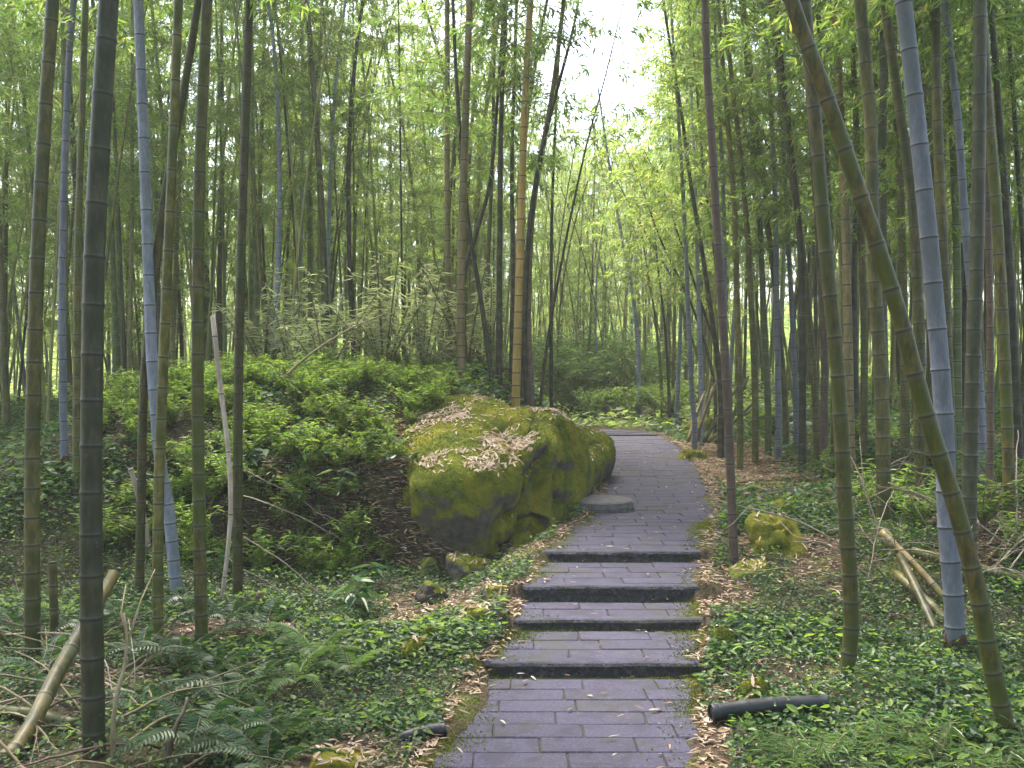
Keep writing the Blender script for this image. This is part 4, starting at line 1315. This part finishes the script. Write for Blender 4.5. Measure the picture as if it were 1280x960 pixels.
for (x, y) in [(-1.35, 9.25), (-1.2, 9.5), (-1.3, 9.75), (-1.05, 10.0), (-1.5, 9.4), (-1.15, 9.3), (-.95, 10.3)]:
    plant('leafy_weed', random.choice(WEED), 'leafy weed overlapping the left end of the huge boulder', (x, y, max(gz(x, y), .9) - .02), .8, 'weed', 'weeds at the left end of the boulder')
G_BR = 'broad-leaved plants on the dark mound face'
for (x, y) in [(335, 555), (365, 605), (385, 590), (350, 625), (400, 620), (425, 535), (345, 690), (430, 750), (275, 560), (300, 650), (260, 690), (455, 560), (500, 580), (320, 520), (470, 640), (205, 620), (150, 560), (170, 640), (380, 550), (410, 575), (440, 600), (360, 575), (330, 600), (310, 575), (420, 640), (455, 610), (390, 640), (480, 560)]:
    p_ = hit(x, y + 14)
    plant('broad_leaf_plant', random.choice(BROAD), 'glossy broad-leaved plant hanging on the dark face of the mound', p_ - Vector((0, -.05, .03)), .85, 'plant', G_BR)
for (x, y, lab) in [(440, 775, 'long-bladed glossy plant drooping in the ground cover'), (462, 735, 'young upright long-leaved plant near the angular dark rock'), (265, 720, 'clump of glossy long leaves behind the dead pale stem')]:
    plant('long_leaf_plant', GINGER[0], lab, hit(x, y) - Vector((0, 0, .02)), .75, 'plant')
plant('broad_leaf_plant', BROAD[1], 'low broad-leaved plant beside the mossy stone with dry leaves', hit(487, 832) - Vector((0, 0, .02)), .6, 'plant')
plant('broad_leaf_plant', BROAD[0], 'spindly sapling with two grey-green leaves below the palm-like fern', hit(990, 578) - Vector((0, 0, .02)), 1.0, 'plant')
G_BL = 'grassy bamboo seedlings by the black pipe'
for k in range(56):
    p_ = hit(random.uniform(960, 1290), random.uniform(928, 1000))
    plant('bamboo_seedling', random.choice(BLADE), 'grassy bamboo seedling with narrow leaves below the black pipe', p_ - Vector((0, 0, .01)), random.uniform(.4, .7), 'seedling', G_BL)
G_SH = 'pale arching shrubs behind the mound'
for (x, y, z) in [(-2.3, 11.9, 0), (-1.6, 12.0, 0), (-1.1, 11.8, 0), (-2.9, 12.6, 0), (-.6, 12.9, 0), (-1.9, 13.3, 0), (-3.4, 13.2, 0), (-.3, 13.4, 0)]:
    plant('shrub', random.choice(SHRUB), 'pale grey-leaved arching shrub behind the earth mound', (x, y, gz(x, y) - .05), .92, 'shrub', G_SH)
G_BU = 'bright low bushes by the far bend'
for (x, y) in [(820, 540), (838, 542), (850, 535), (790, 527), (760, 522), (735, 520), (710, 518), (805, 530)]:
    p_ = P(x, y, 21.5 + random.uniform(-.5, 2.5)); p_.z = gz(p_.x, p_.y) - .03
    plant('bush', random.choice(BUSH), 'bright green low bush beside the far bend of the path', p_, .95, 'bush', G_BU)
for (x, y, lab) in [(945, 535, 'dense dark rounded bush on the right bank by the far rock'), (965, 545, 'loose green bush beside the dense dark rounded one')]:
    plant('bush', BUSH[0], lab, hit(x, y) - Vector((0, 0, .03)), .8, 'bush')
SCRUB = [leafy_plant_mesh(480 + k, 16, 1.3, 46, .16, .05, 'fern_pale', .75, False, .3) for k in range(2)]
G_SC = 'feathery scrub closing the view past the bend'
for k in range(26):
    zz = random.uniform(23.5, 33); p_ = P(random.uniform(670, 850), 500, zz); p_.z = gz(p_.x, p_.y) - .05
    plant('scrub_bush', random.choice(SCRUB), 'feathery blue-green bush past the bend of the path', p_, random.uniform(.9, 1.5), 'bush', G_SC)
G_RB = 'light green saplings in the right-hand tangle'
for (x, y) in [(1040, 600), (1075, 560), (1110, 560), (1120, 640), (1170, 590), (1205, 600), (1080, 640), (1250, 620), (1275, 700), (1040, 520), (1150, 660), (1225, 660)]:
    plant('sapling', random.choice(WEED), 'light green sapling sprouting among the dead twigs', hit(x, y) - Vector((0, 0, .02)), 1.35, 'sapling', G_RB)

# ------------------------------------------------------------------ creeping ground cover and litter
def scatter_cover(name, label, n, region, lsize, hmax, mat, keepf, seed, cat='ground cover', shape=6, ratio=.68, tilt=.55):
    r = np.random.default_rng(seed)
    x = r.uniform(region[0], region[1], n); y = r.uniform(region[2], region[3], n)
    # only what lies in or just beside the view
    px = CX + x / np.maximum(y, .5) * F_PX
    k = ((px > -30) & (px < 1310)) | ((px > -620) & (px < 1900) & (r.random(n) < .35))
    x, y = x[k], y[k]
    d, side = path_side(x, y)
    k = keepf(x, y, d, side, r)
    x, y = x[k], y[k]
    z = ground(x, y)
    clump = .5 + .5 * fbm(x * 2.1, y * 2.1, 31.0, 3)
    h = hmax * r.random(len(x)) ** .8 * (.2 + 1.5 * np.clip(clump, 0, 1) ** 2)
    Pn = np.stack([x, y, z + h + .004], 1)
    a = r.uniform(0, 6.28, len(x))
    D = np.stack([np.cos(a), np.sin(a), r.normal(0, .28, len(x))], 1)
    N_ = r.normal(0, tilt, (len(x), 3)); N_[:, 2] = 1
    L = lsize * r.uniform(.55, 1.35, len(x)) * (.72 + .75 * np.clip(.5 + 1.1 * fbm(x * 1.6 + 9, y * 1.6, 88.0, 3), 0, 1))
    mb = MB()
    rn = np.clip(.5 * r.random(len(x)) + .5 * (.5 + .6 * fbm(x * 1.1, y * 1.1, 55.0, 3)), 0, 1)
    leaves(mb, Pn, D, N_, L, L * ratio, .1, shape, .12, rnd=rn)
    return tag(mb.obj(name, M[mat]), label, cat, None, 'stuff')

def bare(x, y):
    """patches of bare litter"""
    b = fbm(x * 1.0 + 40, y * 1.0, 77.0, 3)
    far_patch = np.exp(-((x - 2.95) ** 2 / .35 + (y - 12.6) ** 2 / 3.5)) + np.exp(-((x - 3.3) ** 2 / .5 + (y - 15.0) ** 2 / 4.0))
    mid_patch = .9 * np.exp(-((x - 2.25) ** 2 / .06 + (y - 7.45) ** 2 / .03)) + .8 * np.exp(-((x - 1.6) ** 2 / .1 + (y - 5.6) ** 2 / .05)) + .8 * np.exp(-((x + .75) ** 2 / .08 + (y - 4.55) ** 2 / .03))
    return sm(.24, .40, b) + far_patch * 1.5 + mid_patch

def keep_near(x, y, d, side, r):
    edge = .02 + .16 * np.clip(.5 + fbm(x * 1.9, y * 1.9, 12.0, 3), 0, 1)
    k = (d > edge) & (r.random(len(x)) > bare(x, y) * .92)
    brush = sm(-1.15, -1.75, x) * sm(6.6, 5.6, y)
    k &= r.random(len(x)) > .62 * brush
    # the steep earthy face of the mound and under the boulder stays mostly bare
    face = (side < 0) & (y > 8.75) & (y < 9.4) & (x > -2.3) & (x < .6)
    k &= ~(face & (r.random(len(x)) < .55))
    k &= ~((side < 0) & (x > -1.2) & (x < .5) & (y > 9.0) & (y < 10.3))
    return k

def keep_far(x, y, d, side, r):
    return (d > .12) & (r.random(len(x)) > bare(x, y) * .9) & ~((side < 0) & (x > -1.2) & (x < .6) & (y < 10.5))

scatter_cover('ground_cover', 'small-leaved dark green creeper carpeting the banks beside the steps', 330000, (-8.5, 6.5, 3.7, 9.6), .027, .11, 'cover_leaf', keep_near, 1)
scatter_cover('ground_cover', 'lighter green herbs mixed through the creeper on the near banks', 40000, (-8.5, 6.5, 3.7, 9.6), .042, .16, 'weed_leaf', keep_near, 2, ratio=.5)
scatter_cover('ground_cover', 'green undergrowth carpeting the mound and the ground farther off', 190000, (-15, 14, 8.8, 20), .055, .20, 'cover_leaf', keep_far, 3, shape=4)
scatter_cover('ground_cover', 'bright low herbs on the mound and far banks', 80000, (-15, 14, 9.2, 24), .065, .22, 'weed_leaf', keep_far, 4, ratio=.5, shape=4)
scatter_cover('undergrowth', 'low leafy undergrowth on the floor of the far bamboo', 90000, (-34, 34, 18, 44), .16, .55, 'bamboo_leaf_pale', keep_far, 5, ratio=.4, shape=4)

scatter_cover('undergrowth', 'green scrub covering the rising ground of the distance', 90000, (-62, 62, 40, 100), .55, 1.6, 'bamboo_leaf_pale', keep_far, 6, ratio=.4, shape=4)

def litter(n, region, keepf, seed, label, ll=.062, lw=.011, lift=.006):
    r = np.random.default_rng(seed)
    x = r.uniform(region[0], region[1], n); y = r.uniform(region[2], region[3], n)
    d, side = path_side(x, y)
    k = keepf(x, y, d, side, r)
    x, y, d = x[k], y[k], d[k]
    z = np.maximum(ground(x, y), np.where(d < .03, path_z(y) + .004, -9)) + lift + .012 * r.random(len(x))
    a = r.uniform(0, 6.28, len(x))
    D = np.stack([np.cos(a), np.sin(a), r.normal(0, .10, len(x))], 1)
    N_ = r.normal(0, .25, (len(x), 3)); N_[:, 2] = 1
    mb = MB()
    leaves(mb, np.stack([x, y, z], 1), D, N_, ll * r.uniform(.35, 1.35, len(x)), lw * r.uniform(.6, 1.9, len(x)), .22, 6, r.normal(0, .08, len(x))[:, None], rnd=r.random(len(x)))
    return tag(mb.obj('leaf_litter', M['dry_leaf']), label, 'leaf litter', None, 'stuff')

def on_path(x, y, d, side, r):
    edge = np.exp(-((np.minimum(d, 0) + .02) / .10) ** 2)
    clump = sm(-.1, .5, fbm(x * 2, y * 2, 3.0, 3))
    foot = np.zeros_like(x)
    for s in STEPS: foot += np.exp(-((y - s[0] + .03) / .03) ** 2)
    return (d < .02) & (r.random(len(x)) < .034 + .55 * edge * clump + .12 * np.minimum(foot, 1))
def on_edge(x, y, d, side, r):
    return (d > 0) & (d < .5) & (r.random(len(x)) < np.exp(-d / .16) * (.35 + .65 * sm(-.2, .4, fbm(x * 2, y * 2, 6.0, 2))))
def on_bare(x, y, d, side, r):
    return (d > .03) & (r.random(len(x)) < np.clip(bare(x, y), 0, 1) * .9)
def on_face(x, y, d, side, r):
    return (side < 0) & (y > 8.7) & (y < 10.1) & (x > -2.6) & (x < -.6) & (r.random(len(x)) < .35 + .5 * sm(-2.0, -1.0, x))
litter(12000, (-.6, 3.0, 3.3, 16), on_path, 21, 'scattered dry bamboo leaves lying on the paving')
litter(95000, (-1.0, 3.6, 3.3, 16), on_edge, 22, 'drift of dry bamboo leaves along the path edges')
litter(42000, (-5, 4.6, 3.6, 9.5), on_bare, 23, 'patches of dry leaves showing through the creeper', lift=.01)
litter(30000, (1.8, 5.5, 9.5, 18), on_bare, 24, 'carpet of dry leaves on the far right bank', ll=.10, lw=.016)
litter(16000, (-2.8, -.4, 8.6, 10.2), on_face, 25, 'dry leaves caught on the brow of the mound', ll=.10, lw=.014)

# moss creeping over the paving from both edges and along the foot of each step
r = np.random.default_rng(61)
x = r.uniform(-.9, 3.1, 420000); y = r.uniform(3.3, 10.4, 420000)
d, side = path_side(x, y)
cl = .5 + .9 * fbm(x * 2.2, y * 2.2, 17.0, 4)
foot = sum(np.exp(-((y - st_[0] + .022) / .016) ** 2) for st_ in STEPS)
pr = np.clip(cl, 0, 1) ** 2 * (np.exp(-((d + .02) / .11) ** 2) * 1.5 + np.minimum(foot, 1) * .9)
k = (d < .06) & (r.random(len(x)) < pr)
for st_ in STEPS: k &= ~((y > st_[0] - .006) & (y < st_[0] + .03))
x, y, d = x[k][:40000], y[k][:40000], d[k][:40000]
z = np.maximum(ground(x, y), path_z(y) - .002)
mm = MB(); n = len(x)
leaves(mm, np.stack([x, y, z], 1), r.normal(0, .8, (n, 3)) + np.array([0, 0, .8]), r.normal(0, 1, (n, 3)), r.uniform(.006, .016, n), r.uniform(.006, .013, n), .1, 4, rnd=np.clip(.25 + .5 * fbm(x * 3, y * 3, 5.0, 3) + r.normal(0, .15, n), 0, 1))
mo = mm.obj('moss', M['moss_tuft'], path); mo['kind'] = 'stuff'

# leaves lying on rocks
r = np.random.default_rng(91)
mbL = MB()
for (W, Fc, n) in ROCKS:
    A_, B_, C_ = W[Fc[:, 0]], W[Fc[:, 1]], W[Fc[:, 2]]
    cr = np.cross(B_ - A_, C_ - A_)
    ar = np.linalg.norm(cr, axis=1) * .5
    nn_ = cr / np.maximum(ar[:, None] * 2, 1e-9)
    cen = (A_ + B_ + C_) / 3
    cl = .04 + sm(-.12, .16, fbm(cen[:, 0] * 1.7 + 3, cen[:, 1] * 1.7, cen[:, 2] * 1.7, 3)) if n > 1000 else 1.0
    wgt = ar * sm(.55, .88, nn_[:, 2]) * cl
    if wgt.sum() <= 0: continue
    i = r.choice(len(Fc), n, p=wgt / wgt.sum())
    u = r.random((n, 2)); fl = u.sum(1) > 1; u[fl] = 1 - u[fl]
    Pn = A_[i] + u[:, :1] * (B_[i] - A_[i]) + u[:, 1:] * (C_[i] - A_[i])
    N_ = nn_[i]
    T_ = norm(np.cross(N_, r.normal(0, 1, (n, 3))))
    leaves(mbL, Pn + N_ * (.008 + .010 * r.random((n, 1))) - T_ * .04, T_ + N_ * r.normal(0, .06, (n, 1)), N_ + r.normal(0, .2, (n, 3)), .070 * r.uniform(.6, 1.25, n), .014 * r.uniform(.7, 1.6, n), .2, 6, rnd=.35 + .65 * r.random(n))
tag(mbL.obj('leaf_litter', M['dry_leaf']), 'pale dry bamboo leaves lying on the boulder and rocks', 'leaf litter', None, 'stuff')

# ------------------------------------------------------------------ moist air under the canopy
HAZE = 0.002
if HAZE:
    hv = np.array([(x, y, z) for z in (-2.0, 24.0) for (x, y) in ((-112, -45), (112, -45), (112, 125), (-112, 125))], float)
    hm = MB(); hm.add(hv, [3, 2, 1, 0, 4, 5, 6, 7, 0, 1, 5, 4, 1, 2, 6, 5, 2, 3, 7, 6, 3, 0, 4, 7], [4] * 6)
    m = bpy.data.materials.new('haze'); m.use_nodes = True
    nt = m.node_tree
    nt.nodes.remove(nt.nodes['Principled BSDF'])
    pv = nt.nodes.new('ShaderNodeVolumePrincipled')
    pv.inputs['Color'].default_value = (.93, .95, .9, 1)
    pv.inputs['Density'].default_value = HAZE
    pv.inputs['Anisotropy'].default_value = .2
    nt.links.new(pv.outputs[0], nt.nodes['Material Output'].inputs['Volume'])
    tag(hm.obj('haze', m), 'thin pale haze hanging between the bamboo', 'haze', None, 'stuff')
    scn.cycles.volume_bounces = 1
